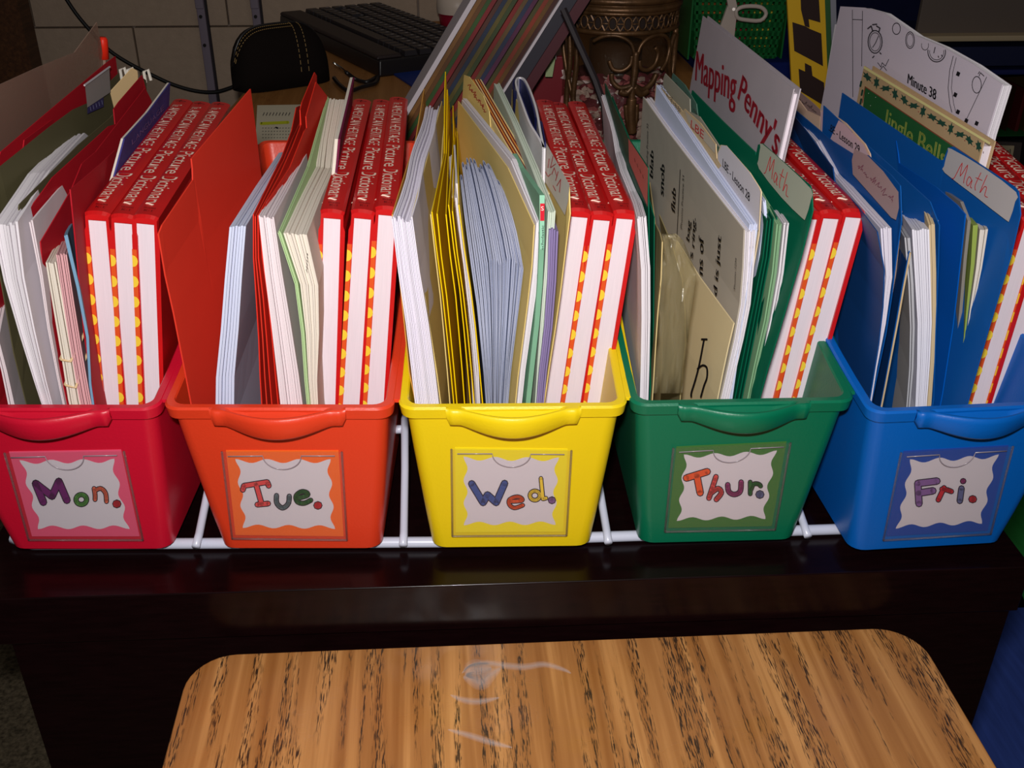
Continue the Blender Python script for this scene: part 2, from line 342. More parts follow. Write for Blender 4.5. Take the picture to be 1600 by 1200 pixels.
def make_bin(key, m, label, card_m, cardpx, letters, rot=0):
    B = BINS[key]; root = empty('storage_bin', bl2w(key, (0, .16, ZB0)), label, 'bin', 'coloured weekday bins')
    y0b, y1b = 0, .315; y0t, y1t = -.015, -.015 + BL; th = .0022
    loops = []
    def loop(f, inset, r, zf, dz=0):
        hw = (BW + (TW - BW) * f) / 2 - inset; a = y0b + (y0t - y0b) * f + inset; b = y1b + (y1t - y1b) * f - inset
        return [(x, y, (zf(y) if callable(zf) else zf) + dz) for x, y in rrect(hw, a, b, r)]
    top = lambda y: zt((y - y0t) / BL)
    loops.append(loop(.0, .03, .006, ZB0)); loops.append(loop(0, .003, .010, ZB0)); loops.append(loop(.01, .0, .011, ZB0 + .003))
    for f in (.25, .5, .75): loops.append(loop(f, 0, .010, lambda y, f=f: ZB0 + (top(y) - ZB0) * f * .94))
    loops.append(loop(.96, 0, .009, top, -.0085)); loops.append(loop(.96, -.0035, .010, top, -.0088)); loops.append(loop(1, -.0042, .011, top, -.0015)); loops.append(loop(1, -.003, .011, top, 0))
    loops.append(loop(1, .0012, .009, top, 0)); loops.append(loop(1, th, .008, top, -.001)); loops.append(loop(.5, th, .008, lambda y: ZB0 + (top(y) - ZB0) * .5)); loops.append(loop(.02, th, .008, ZB0 + .003)); loops.append(loop(0, .03, .006, ZB0 + .003))
    n = len(loops[0]); V = [bl2w(key, p) for l in loops for p in l]; F = []
    for i in range(len(loops) - 1):
        for k in range(n): l = (k + 1) % n; F.append((i * n + k, i * n + l, (i + 1) * n + l, (i + 1) * n + k))
    F.append(tuple(range(n - 1, -1, -1))); F.append(tuple((len(loops) - 1) * n + k for k in range(n)))
    o = obj('tub', V, F, m, root, smooth=True); o.modifiers.new('es', 'EDGE_SPLIT').split_angle = math.radians(38)
    # stabiliser wing on the right-hand rim
    V = []; F = []; K = 14
    for i in range(K + 1):
        y = y0t + .008 + (BL - .012) * i / K; z = top(y); xr = TW / 2 + .002
        for x, dz in ((xr, -.0005), (xr + .0095, -.0005), (xr + .0105, -.0095), (xr + .0085, -.0095), (xr + .0078, -.003), (xr, -.003)): V.append(bl2w(key, (x, y, z + dz)))
    for i in range(K):
        for k in range(6): l = (k + 1) % 6; F.append((i * 6 + k, (i + 1) * 6 + k, (i + 1) * 6 + l, i * 6 + l))
    F.append((0, 1, 2, 3, 4, 5)); F.append(tuple(K * 6 + k for k in (5, 4, 3, 2, 1, 0))); obj('stabiliser_wing', V, F, m, root)
    # handle: swelling pull on the front rim
    V = []; F = []; K = 36; hwid = .0445
    for i in range(K + 1):
        u = -1 + 2 * i / K; x = u * hwid; au = abs(u)
        b = max(0, 1 - (au / .80) ** 2) ** 1.3                        # belly
        e = min(1, (1 - au) / .06) ** .5 if au > .94 else 1          # rounded ends
        zt_, zb_ = .1436, .1436 - .0135 - .0042 * b
        zb_ = zt_ - (zt_ - zb_) * (.7 + .3 * e); pr = (.0052 + .0105 * b) * (.4 + .6 * e)
        yr = -.015 - .003
        dep = .0075 * min(1, b * 1.6) if b > .03 else 0
        ring = [(yr + .004, zt_ - .001), (yr - .0005 * b, zt_ - .0006 - dep * .3), (yr - pr * .3, zt_ - .0008 - dep), (yr - pr + .0035, zt_ - .0008 - dep * .8), (yr - pr + .0018, zt_ - .0004), (yr - pr + .0003, zt_ - .0016), (yr - pr, zt_ - .005), (yr - pr + .001, zb_ + .0018), (yr - pr + .0028, zb_), (yr + .006, zb_ + .001)]
        for y, z in ring: V.append(bl2w(key, (x, y, z)))
    r = 10
    for i in range(K):
        for k in range(r): l = (k + 1) % r; F.append((i * r + k, i * r + l, (i + 1) * r + l, (i + 1) * r + k))
    F.append(tuple(range(r))); F.append(tuple(K * r + k for k in range(r - 1, -1, -1)))
    obj('handle', V, F, m, root, smooth=True)
    # front face plane, card, pocket, lettering
    A = bl2w(key, (0, 0, ZB0)); Bp = bl2w(key, (.1, 0, ZB0)); Cc = bl2w(key, (0, -.015 * .96, ZB0 + HB * .96)); pl = Plane(A, Bp, Cc)
    c4 = [pl.hit(p, .0012) for p in cardpx]        # TL TR BR BL
    card = obj('name_card', *prism(c4, pl.n * -.0005), card_m, root)
    def bil(u, v, o_): return (c4[0] * (1 - u) * (1 - v) + c4[1] * u * (1 - v) + c4[2] * u * v + c4[3] * (1 - u) * v) + pl.n * o_
    W = []; nw = 28
    mU, mV = .075, .092
    for side in range(4):
        for k in range(nw):
            t = k / nw; s = mU + (1 - 2 * mU) * t; sv = mV + (1 - 2 * mV) * t
            wob = .032 * (1 - math.cos(2 * math.pi * 3 * t)) / 2 * (1 if side % 2 == 0 else 1)
            wob = .045 * (1 - math.cos(2 * math.pi * 3 * t)) / 2
            if side == 0: W.append((s, mV + wob))
            elif side == 1: W.append((1 - mU - wob * .8, sv))
            elif side == 2: W.append((1 - s, 1 - mV - wob))
            else: W.append((mU + wob * .8, 1 - sv))
    obj('wavy_label_field', [bil(u, v, .0002) for u, v in W], [tuple(range(len(W)))], mat('card_white', (214, 204, 212), .55, .4), card)
    for (nm, paths, wd, fill) in letters:
        ink('letter', pl, paths, wd + 3.0, mat('letter_outline', (40, 22, 40), .7, .2), card, .0017)
        ink('letter', pl, paths, wd, fill, card, .0020)
    pk = empty('clear_pocket', c4[3] - off(root)); pk.parent = root
    cx = sum((v for v in c4), Vector()) / 4
    q = [cx + (v - cx) * 1.0 + pl.n * .0014 + (v - cx).normalized() * .0035 for v in c4]; q[0] -= (c4[0] - c4[3]).normalized() * .0025; q[1] -= (c4[1] - c4[2]).normalized() * .0025
    cl = clear('clear_vinyl', (.97, .97, .97), .03, .15)
    obj('pocket_sheet', q, [(0, 1, 2, 3)], cl, pk)
    em = clear('vinyl_edge', (.9, .88, .9), .12, .25, (150, 140, 140))
    for i in (1, 2, 3): obj('welded_edge', *tube([q[i % 4], q[(i + 1) % 4]], .0008, 6), em, pk, smooth=True)
    arc = [bil(.5 + .17 * math.cos(a), .03 + .15 * math.sin(a), .0028) for a in [math.pi * k / 14 for k in range(15)]]
    obj('thumb_notch', *tube([bil(.02, .035, .0028)] + arc[::-1] + [bil(.97, .03, .0028)], .00035, 6), mat('vinyl_rim', (150, 140, 150), .2, .6), pk, smooth=True)
    return root
def Z(o, s, pts): return [(o[0] + x / s, o[1] + y / s) for x, y in pts]
q = 3.81
def circ(o, s, c, r, n=14): return [Z(o, s, [(c[0] + r[0] * math.cos(2 * math.pi * k / n), c[1] + r[1] * math.sin(2 * math.pi * k / n)) for k in range(n + 1)])]
m_purple = mat('ink_purple', (104, 22, 96), .6, .2); m_green = mat('ink_green', (84, 140, 62), .6, .2); m_org = mat('ink_orange', (222, 104, 76), .6, .2); m_red = mat('ink_red', (196, 34, 48), .6, .2)
m_dkgreen = mat('ink_dark_green', (34, 94, 44), .6, .2); m_blue = mat('ink_blue', (58, 78, 140), .6, .2); m_yel = mat('ink_yellow', (232, 196, 60), .6, .2); m_grey = mat('ink_grey', (96, 112, 120), .6, .2); m_lav = mat('ink_lavender', (132, 92, 150), .6, .2); m_rose = mat('ink_rose', (214, 70, 72), .6, .2); m_ored = mat('ink_orange_red', (226, 84, 40), .6, .2); m_mau = mat('ink_mauve', (150, 50, 110), .6, .2); m_slate = mat('ink_slate', (96, 98, 140), .6, .2)
O0 = (0, 600)
L_mon = [('M', [Z(O0, q, [(212, 592), (258, 704)]), Z(O0, q, [(212, 592), (310, 668)]), Z(O0, q, [(310, 668), (350, 580)]), Z(O0, q, [(350, 580), (398, 692)])], 9.5, m_purple),
         ('o', circ(O0, q, (484, 688), (32, 30)), 5.5, m_green),
         ('n', [Z(O0, q, smooth_poly([(560, 622), (566, 660), (566, 688)], 3)), Z(O0, q, smooth_poly([(566, 634), (600, 622), (628, 650), (634, 700)], 4))], 5, m_org), ('.', [Z(O0, q, [(694, 714), (697, 714)])], 11, m_red)]
O1 = (300, 640)
L_tue = [('T', [Z((0, 600), q, [(1446, 630), (1452, 606), (1590, 584), (1600, 606)]), Z((0, 600), q, [(1524, 596), (1558, 715)]), Z((0, 600), q, [(1532, 718), (1596, 712)])], 6.5, m_rose),
         ('u', [Z((400, 600), q, smooth_poly([(122, 664), (124, 710), (158, 738), (192, 712), (198, 668)], 4))], 5.5, m_grey),
         ('e', [Z((400, 600), q, smooth_poly([(238, 682), (304, 664), (300, 646), (268, 642), (238, 668), (248, 702), (286, 710), (326, 692)], 4))], 5.5, m_dkgreen), ('.', [Z((400, 600), q, [(366, 723), (371, 723)])], 10.5, m_red)]
Ow = (400, 600)
L_wed = [('W', [Z(Ow, q, [(1284, 594), (1352, 706), (1378, 660), (1430, 706), (1480, 592)])], 9, m_blue),
         ('e', [Z(Ow, q, smooth_poly([(1510, 700), (1582, 694), (1575, 676), (1545, 672), (1508, 690), (1510, 720), (1540, 738), (1588, 722)], 4))], 4.5, m_ored),
         ('d', [Z((820, 600), q, [(96, 562), (108, 684), (126, 680)]), ] + circ((820, 600), q, (60, 664), (30, 28)), 4.5, m_yel), ('.', [Z((820, 600), q, [(160, 692), (163, 692)])], 9.5, m_lav)]
Ot = (820, 600)
L_thu = [('T', [Z(Ot, q, [(962, 560), (1086, 522)]), Z(Ot, q, [(1024, 545), (1044, 648)])], 9, m_ored),
         ('h', [Z(Ot, q, smooth_poly([(1138, 552), (1116, 620), (1096, 680)], 3)), Z(Ot, q, smooth_poly([(1108, 650), (1150, 622), (1170, 648), (1140, 688)], 4))], 6.0, m_rose),
         ('u', [Z(Ot, q, smooth_poly([(1208, 600), (1214, 640), (1246, 658), (1282, 640), (1288, 584)], 4))], 6, m_mau),
         ('r', [Z(Ot, q, [(1342, 584), (1342, 654)]), Z(Ot, q, smooth_poly([(1346, 630), (1362, 596), (1392, 596), (1404, 608)], 3))], 5, m_dkgreen), ('.', [Z(Ot, q, [(1398, 658), (1401, 658)])], 11, m_slate)]
Of = (1180, 600)
L_fri = [('F', [Z(Of, q, [(975, 712), (968, 592), (1082, 578)]), Z(Of, q, [(972, 650), (1058, 636)])], 9, m_lav),
         ('r', [Z(Of, q, [(1124, 618), (1090, 690)]), Z(Of, q, smooth_poly([(1112, 626), (1140, 630), (1168, 640)], 3))], 6, m_red),
         ('i', [Z(Of, q, [(1228, 622), (1218, 696)])], 7.5, m_slate), ('i', [Z(Of, q, [(1237, 579), (1239, 578)])], 7, m_mau), ('.', [Z(Of, q, [(1292, 686), (1297, 686)])], 10, m_red)]
pla = dict(rough=.38, spec=.45, bump=.12, bscale=500)
PM = {'mon': mat('red_plastic', (198, 16, 46), **pla), 'tue': mat('orange_plastic', (218, 60, 30), **pla), 'wed': mat('yellow_plastic', (234, 204, 16), **pla), 'thu': mat('green_plastic', (0, 106, 74), **pla), 'fri': mat('blue_plastic', (0, 94, 184), **pla)}
cm = lambda n, c: mat(n, c, .55, .3)
make_bin('mon', PM['mon'], 'red plastic bin with a pink-bordered "Mon." name card', cm('card_pink', (226, 84, 118)), [(14, 706), (189, 703), (218, 838), (50, 838)], L_mon)
make_bin('tue', PM['tue'], 'orange plastic bin with an orange-bordered "Tue." name card', cm('card_orange', (240, 102, 36)), [(353, 704), (529, 704), (537, 838), (368, 836)], L_tue)
make_bin('wed', PM['wed'], 'yellow plastic bin with a yellow-bordered "Wed." name card', cm('card_yellow', (238, 216, 30)), [(711, 700), (887, 702), (880, 831), (712, 832)], L_wed)
make_bin('thu', PM['thu'], 'green plastic bin with a green-bordered "Thur." name card', cm('card_green', (62, 112, 52)), [(1057, 698), (1229, 690), (1206, 822), (1044, 825)], L_thu)
make_bin('fri', PM['fri'], 'blue plastic bin with a blue-bordered "Fri." name card', cm('card_blue', (36, 72, 160)), [(1412, 705), (1576, 696), (1543, 829), (1385, 838)], L_fri)

# ================================================================== PICTURE DICTIONARIES
BK_L, BK_W, BK_T = .286, .238, .0172       # spine length, height when standing on the fore-edge, thickness
m_red_c = mat('book_red', (200, 24, 26), .3, .5, noise=.06, nscale=25, coat=.2)
m_orange_c = mat('book_orange', (222, 84, 34), .4, .4); m_dot = mat('book_yellow', (240, 204, 60), .45, .3)
m_pages = mat('book_pages', (226, 214, 222), .8, .15, noise=.04, nscale=300, stretch=(6, .1, .1))
m_lett = mat('spine_lettering', (244, 214, 196), .5, .3); m_faint = mat('faint_print', (92, 14, 22), .6, .2)
def book_meshes():
    D = []; T, L, W = BK_T, BK_L, BK_W; b = .0026
    # cover profile in x-z (closed C shape with rounded spine), extruded along y
    zb = .0; sp = []
    for k in range(9): a = math.pi * (1 - k / 8); sp.append((T / 2 + (T / 2) * math.cos(a), W - .004 + .004 * math.sin(a) ** .6 if 0 < k < 8 else W - .004))
    prof = [(0, .03), (0, W - .014), (.0012, W - .0105)] + [(x, z) for x, z in sp[1:-1]] + [(T - .0012, W - .0105), (T, W - .014), (T, .03), (T - b, .03), (T - b, W - .004), (b, W - .004), (b, .03)]
    V = [(x, y, z) for y in (0, .003, L - .003, L) for x, z in prof]; n = len(prof)
    for i, (x, y, z) in enumerate(V):
        if y in (0, L) and z > W - .006: V[i] = (T / 2 + (x - T / 2) * .9, y, z - .0015)
    F = [(i * n + k, i * n + (k + 1) % n, (i + 1) * n + (k + 1) % n, (i + 1) * n + k) for i in range(3) for k in range(n)]
    F += [tuple(range(n - 1, -1, -1)), tuple(3 * n + k for k in range(n))]
    me = mesh('cover', V, F, m_red_c); D.append(('cover', me))
    # orange lower band on both boards: left reaches high, right only the foot
    for x0, x1, zt_ in ((-.0002, b, W - .024), (T - b, T + .0002, .085)):
        v, f = box(((x0 + x1) / 2, L / 2, zt_ / 2), (x1 - x0 + .0002, L + .0006, zt_)); D.append(('patterned_border', mesh('patterned_border', v, f, m_orange_c)))
    V = []; F = []
    def half(x, z, s):
        n = len(V); ang = [math.pi * k / 6 for k in range(7)]
        V.extend([(x + s * .0034 * math.sin(a), -.0005, z + .0042 * math.cos(a)) for a in ang]); F.append(tuple(range(n, n + 7)))
    z = W - .032
    while z > .02: half(-.0002, z, 1); z -= .0148
    z = .075
    while z > .02: half(T + .0002, z, -1); z -= .0155
    D.append(('yellow_dots', mesh('yellow_dots', V, F, m_dot)))
    v, f = box((T / 2, L / 2 + .0, W / 2 - .001), (T - 2 * b - .0002, L - .004, W - .010)); D.append(('page_block', mesh('page_block', v, f, m_pages)))
    # spine lettering, reads from the far end (head) to the near end
    bits = []
    def tx(s, y0, y1, h, bold=.0, xc=T / 2 - .0002, mm=m_lett, nm='spine_title'):
        V0, F0 = text_verts(s); out = []; FF = []
        for k in (0,):
            n = len(out)
            for u, v_ in V0:
                x = xc - h / 2 + v_ * h + (k * bold); y = y0 + (y1 - y0) * u
                zz = W + .0006 - .004 * max(0, abs(x - T / 2) / (T / 2)) ** 4
                out.append((x, y + k * bold, zz))
            FF += [tuple(i + n for i in f) for f in F0]
        D.append((nm, mesh(nm, out, FF, mm)))
    tx('The', L - .024, L - .0305, .0075, mm=m_lett); tx('AMERICAN HERITAGE', L - .033, L - .143, .0086)
    tx('Picture', L - .149, L - .203, .0108); tx('Dictionary', L - .208, L - .267, .0108)
    D2 = []
    for nm, me in D: D2.append((nm, me))
    for s, yy, h in (('Grades', .0125, .0022), ('K-1', .007, .0032)):
        V0, F0 = text_verts(s); wd = .0075 if s == 'Grades' else .005
        out = [(T / 2 - wd / 2 + wd * u, yy + v_ * h, W + .0006) for u, v_ in V0]; D2.append(('grade_mark', mesh('grade_mark', out, F0, m_faint)))
    v, f = stroke2d([[(T / 2 - .004, L - .014), (T / 2 - .001, L - .0115), (T / 2 + .004, L - .013)], [(T / 2, L - .010), (T / 2 - .001, L - .0145)]], .0009)
    D2.append(('spine_emblem', mesh('spine_emblem', [(a, b_, W + .0007) for a, b_ in v], f, m_faint)))
    return D2
BOOK = book_meshes()
def dictionary(key, ft, fb, bk, label, YF=.637):
    """ft / fb: pixel of the left cover edge at the near top / where it meets the bin rim; bk: far top-left pixel"""
    yw = BINS[key]['yaw']; Zs = .258
    pt = UY(ft, YF); pb = UY(fb, YF); lean = math.atan2(pt.x - pb.x, pt.z - pb.z)
    a = UZ(ft, pt.z); b_ = UZ(bk, pt.z); yaw = -math.atan2(b_.x - a.x, b_.y - a.y)
    e = empty('picture_dictionary', (0, 0, 0), label, 'book', 'red picture dictionaries')
    yaw = max(-.16, min(.12, yaw))
    M = Matrix.Rotation(yaw, 4, 'Z') @ Matrix.Rotation(lean, 4, 'Y'); e.rotation_euler = M.to_euler()
    top = M.to_3x3() @ Vector((0, 0, BK_W - .003)); e.location = pt - top
    for nm, me in BOOK: o = bpy.data.objects.new(nm, me); COL.objects.link(o); o.parent = e
    return e
pos3 = ('leftmost', 'middle', 'rightmost')
for key, bn, rows in (('mon', 'red Mon. bin', [((129, 337), (157, 626), (278, 149)), ((170, 341), (187, 626), (306, 153)), ((205, 342), (217, 626), (336, 154))]),
                  ('tue', 'orange Tue. bin', [((498, 334), (492, 625), (555, 144)), ((546, 334), (530, 625), (585, 144)), ((584, 329), (568, 625), (610, 140))]),
                  ('wed', 'yellow Wed. bin', [((886, 332), (846, 621), (833, 147)), ((921, 337), (878, 621), (851, 150)), ((957, 335), (913, 621), (880, 147))]),
                  ('thu', 'green Thur. bin', [((1247, 336), (1183, 617), (1165, 250)), ((1281, 335), (1211, 617), (1200, 250)), ((1316, 333), (1240, 617), (1237, 250))]),
                  ('fri', 'blue Fri. bin', [((1596, 345), (1514, 627), (1500, 250)), ((1626, 345), (1542, 627), (1531, 250)), ((1656, 345), (1570, 627), (1562, 250))])):
    for i, (a, b_, c_) in enumerate(rows):
        dictionary(key, a, b_, c_, '%s of the three red picture dictionaries in the %s' % (pos3[i], bn))

# ================================================================== SHEETS, FOLDERS, PAPER STACKS
class Sheet:
    """a leaf standing on edge in a bin: F front-edge pixels bottom->top on plane Y=Yf; T top-edge pixels, the last one on plane Y=Yb"""
    def __init__(s, F, T, Yf=.625, Yb=.915, bn=None, curl=.5, zb=.014, rim=.3):
        f = [UY(p, Yf) for p in F]; s.FB, s.FT = f[0], f[-1]; BT = UY(T[-1], Yb); s.Yf, s.Yb, s.bn, s.curl, s.zb, s.rim = Yf, Yb, bn, curl, zb, rim
        s.c = (s.FT.x - s.FB.x) / (s.FT.z - s.FB.z); s.b = (BT.x - s.FT.x - s.c * (BT.z - s.FT.z)) / (Yb - Yf); s.a = s.FB.x - s.b * Yf - s.c * s.FB.z; s.f = f
        pr = [(Yf, s.FT.z)]
        for p in T[:-1]:
            if len(p) == 3: h = UY(p[:2], p[2]); pr.append((max(pr[-1][0] + .0006, p[2]), h.z)); continue
            r = ray(*p); t = (s.a + s.b * CAM.y + s.c * CAM.z - CAM.x) / (r.x - s.b * r.y - s.c * r.z); h = CAM + r * t
            pr.append((min(Yb, max(pr[-1][0] + .0006, h.y)), h.z))
        pr.append((max(Yb, pr[-1][0] + .0006), BT.z)); s.pr = pr
        s.plane = Plane(s.at(Yf, s.FB.z), s.at(Yf, s.FT.z), s.at(Yb, BT.z))
    def at(s, Y, z): return Vector((s.a + s.b * Y + s.c * z, Y, z))
    def ztop(s, Y):
        pr = s.pr
        for i in range(len(pr) - 1):
            if Y <= pr[i + 1][0] + 1e-9: t = (Y - pr[i][0]) / (pr[i + 1][0] - pr[i][0]); return pr[i][1] + (pr[i + 1][1] - pr[i][1]) * max(0, t)
        return pr[-1][1]
    def x(s, Y, z, t=0):
        z0 = s.FB.z; zz = z if z > z0 else z0 + (z - z0) * s.rim
        X = s.a + s.b * Y + s.c * zz
        if z > z0 and len(s.f) > 2:
            for i in range(len(s.f) - 1):
                if z <= s.f[i + 1].z or i == len(s.f) - 2:
                    k = (z - s.f[i].z) / (s.f[i + 1].z - s.f[i].z); xf = s.f[i].x + (s.f[i + 1].x - s.f[i].x) * min(1.2, k); break
            X += (xf - (s.a + s.b * s.Yf + s.c * z)) * (1 - s.curl * (Y - s.Yf) / (s.Yb - s.Yf))
        if s.bn: X = xlim(s.bn, X, Y, z, t)
        return X
    def mesh(s, t0=.0005, t1=None, shift=0, dY=0, dZ=0, nv=9, wave=0, ph=0):
        if t1 is None: t1 = t0
        Ys = sorted(set([round(p[0], 5) for p in s.pr] + [round(s.Yf + (s.Yb - s.Yf) * k / 7, 5) for k in range(8)]))
        n = nv + 1; V = []; F = []
        for side in (0, 1):
            for Y in Ys:
                zt_ = s.ztop(Y) + dZ
                for j in range(n):
                    z = s.zb + (zt_ - s.zb) * j / nv; k = max(0, min(1, (z - s.FB.z) / max(.01, s.FT.z - s.FB.z))); t = t0 + (t1 - t0) * k
                    X = s.x(Y, z, 0) + (shift + side) * t if not isinstance(shift, tuple) else s.x(Y, z, 0) + (shift[0] + (shift[1] - shift[0]) * k) + side * t
                    X += wave * math.sin(Y * 40 + ph) * k
                    q_ = Vector((X, Y + dY, z))
                    if s.bn and z < .150:
                        l_ = w2bl(s.bn, q_); lim = -.015 * max(0, (z - ZB0) / HB) + .0035
                        if l_.y < lim: l_.y = lim; q_ = bl2w(s.bn, l_)
                    V.append(q_)
        m = len(Ys); H = m * n
        for i in range(m - 1):
            for j in range(nv):
                a = i * n + j; F.append((a, a + 1, a + n + 1, a + n)); F.append((a + H, a + n + H, a + n + 1 + H, a + 1 + H))
        for i in range(m - 1):
            a = i * n + nv; F.append((a, a + H, a + n + H, a + n)); a = i * n; F.append((a, a + n, a + n + H, a + H))
        for j in range(nv):
            a = j; F.append((a, a + H, a + 1 + H, a + 1)); a = (m - 1) * n + j; F.append((a, a + 1, a + 1 + H, a + H))
        return V, F
def leaf(name, s, m, t=.0006, parent=None, loc=None, **k):
    V, F = s.mesh(t, **k); return obj(name, V, F, m, parent, loc=loc if parent is None else None)
def stack(name, s, m, n, w0, w1, parent=None, jy=.0012, jz=.0008, wave=0):
    """n slabs fanned over a thickness of w0 (at the rim) .. w1 (at the top)"""
    parts = []; 
    for i in range(n):
        parts.append(s.mesh(w0 / n * .86, w1 / n * .86, shift=(w0 * i / n, w1 * i / n), dY=random.uniform(-jy, jy), dZ=random.uniform(-jz, jz), nv=7, wave=wave, ph=i * .1))
    V, F = join(*parts); return obj(name, V, F, m, parent)
FC = 'file folder'
def M_(name, c, **k): return mat(name, c, **{**dict(rough=.7, spec=.2, noise=.03, nscale=12), **k})
fold_red = M_('folder_dark_red', (176, 18, 34)); fold_olive = M_('folder_olive', (84, 78, 52), rough=.85); fold_org = M_('folder_orange_red', (214, 52, 34)); fold_bright = M_('folder_bright_red', (222, 44, 26))
fold_manila = M_('folder_manila', (222, 196, 122)); fold_yel = M_('folder_yellow', (240, 200, 0), rough=.5); fold_green = M_('folder_green', (0, 92, 66), rough=.5); fold_blue = M_('folder_blue', (12, 82, 156), rough=.5); fold_navy = M_('folder_dark_blue', (20, 72, 136), rough=.5)
paper_b = mat('bluish_paper', (206, 212, 236), .8, .15, island=.10); paper_p = mat('pinkish_paper', (230, 216, 220), .8, .15, island=.10); paper_c = mat('cream_paper', (228, 218, 204), .8, .15, island=.08)
tabwhite = M_('tab_label', (214, 206, 196)); hand_red = mat('red_handwriting', (196, 60, 64), .7, .2); typed = mat('typed_black', (22, 20, 26), .7, .2); plast = clear('clear_tab', (.95, .95, .95), .12, .2)
def outline_part(name, pl, px, m, parent, offs=.0006, label=None):
    P = [pl.hit(p, offs) for p in px]; o = obj(name, P, [tuple(range(len(P)))], m, parent)
    if label: o['label'] = label
    return o
def scribble(pl, p0, p1, h, m, parent, n=6, wd=1.2, seed=1, name='handwriting', offs=.001):
    r = random.Random(seed); pts = []
    dx, dy = p1[0] - p0[0], p1[1] - p0[1]; L = math.hypot(dx, dy); nx, ny = dy / L, -dx / L
    for i in range(n * 3 + 1):
        t = i / (n * 3); a = r.uniform(-.5, 1) * h * (1 if i % 2 else -.3); pts.append((p0[0] + dx * t + nx * a, p0[1] + dy * t + ny * a))
    return ink(name, pl, [smooth_poly(pts, 3)], wd, m, parent, offs)
# ---------- MON
def P0(*a): return [(x / 3.75, y / 3.75) for x, y in a]
def P1(*a): return [(x / 3.53, 300 + y / 3.53) for x, y in a]
s = Sheet([(-95, 630), (-60, 300)], [(-30, 145), (60, 104), (115, 82), (150, 35), (160, 90)], .66, .95)
zb_ = empty('zip_bag', s.at(.8, .014), 'large clear zip bag with an orange-red slider, standing tallest at the left', 'bag')
leaf('bag_film', s, clear('frosted_bag', (.9, .86, .84), .42, .3, (196, 160, 140)), .0008, zb_)
a = UY((160, 58), .95); b_ = UY((163, 92), .95); o = obj('slider', *tube([a, a + (b_ - a) * .1, b_], [.0030, .0042, .0042], 10), M_('slider_red', (226, 44, 24), rough=.4), zb_, smooth=True)
obj('slider_stem', *tube([b_, UY((163, 108), .95)], .0012, 6), clear('frosted_bag', (.9, .86, .84)), zb_)
s = Sheet([(-20, 630), (-40, 345)], P0((0, 890), (330, 610), (630, 360), (672, 330), (690, 470)), .64, .93)
r = empty('file_folder', s.at(.8, .014), 'dark red folder just right of the clear zip bag', FC, 'Monday folders'); leaf('leaf', s, fold_red, .0007, r)
s = Sheet([(-12, 630), (-30, 350)], P0((120, 860), (125, 820), (430, 600), (440, 570), (500, 535), (520, 610)), .63, .88); leaf('leaf', s, fold_red, .0007, r, shift=2)
# olive hanging folder
s = Sheet([(40, 630), (22, 560), (-10, 380)], P0((0, 980), (300, 738), (430, 642), (512, 605), (700, 425)), .622, .915, 'mon')
hf = empty('hanging_folder', s.at(.8, .014), 'olive green hanging folder with white papers and a clear label tab', FC, 'Monday folders')
leaf('leaf', s, fold_olive, .0007, hf); sA = s
tp = Plane(sA.at(.62, .2), sA.at(.62, .25), sA.at(.9, .25)); tp.o = tp.o + tp.n * .002
o = outline_part('clear_tab', tp, P0((498, 500), (640, 392), (648, 540), (512, 630)), M_('tab_paper', (150, 140, 136)), hf, .0002)
ob = obj('tab_rim', *tube([tp.hit(p, .0006) for p in P0((495, 500), (643, 392))], .0008, 6), M_('tab_rim', (190, 185, 190), rough=.3), o)
outline_part('label_strip', tp, P0((512, 632), (606, 570), (608, 625), (512, 668)), M_('indigo_print', (60, 52, 96)), hf, .0001)
for k in range(5): ink('label_mark', tp, [P0((528 + k * 17, 625 - k * 9), (533 + k * 17, 648 - k * 9))], .8, M_('indigo_print', (60, 52, 96)) if 0 else mat('pale_mark', (140, 140, 180), .7), hf, .0008)
s = Sheet([(79, 630), (62, 560), (36, 420), (32, 395), (28, 325)], P0((105, 1200), (450, 850), (640, 690), (830, 455), (850, 470)), .618, .91, 'mon'); leaf('leaf', s, fold_olive, .0007, hf)
for (x, y) in ((188, 107), (200, 107), (225, 110)):
    p = UY((x, y + 4), .915); obj('hook', *tube([p + Vector((0, 0, -.008)), p + Vector((0, 0, .001)), p + Vector((.004, -.001, .003)), p + Vector((.005, -.001, -.006))], .0013, 6), M_('hook_white', (214, 208, 196), rough=.3), hf)
s = Sheet([(64, 630), (46, 570), (14, 470), (-8, 380), (-12, 350)], P0((160, 1010), (380, 790), (410, 808)), .60, .80, 'mon')
o = stack('paper_stack', s, WHITE, 9, .0064, .015, None, jz=.0012); tag(o, 'white papers bulging inside the olive hanging folder', 'papers', 'loose papers in the bins')
s = Sheet([(12, 630), (2, 580), (-10, 530)], [(0, 480), (40, 380)], .61, .80, 'mon'); o = stack('paper_stack', s, paper_p, 3, .004, .003); tag(o, 'thin white sheets low at the far left of the red bin', 'papers', 'loose papers in the bins')
s = Sheet([(75, 630), (60, 400)], P0((605, 625), (612, 570), (770, 398), (800, 415), (803, 440)), .80, .915, 'mon')
o = leaf('file_folder', s, M_('folder_beige', (222, 190, 140)), .0007, None, s.at(.85, .014)); tag(o, 'beige folder with only its tab showing above the olive folder', FC, 'Monday folders')
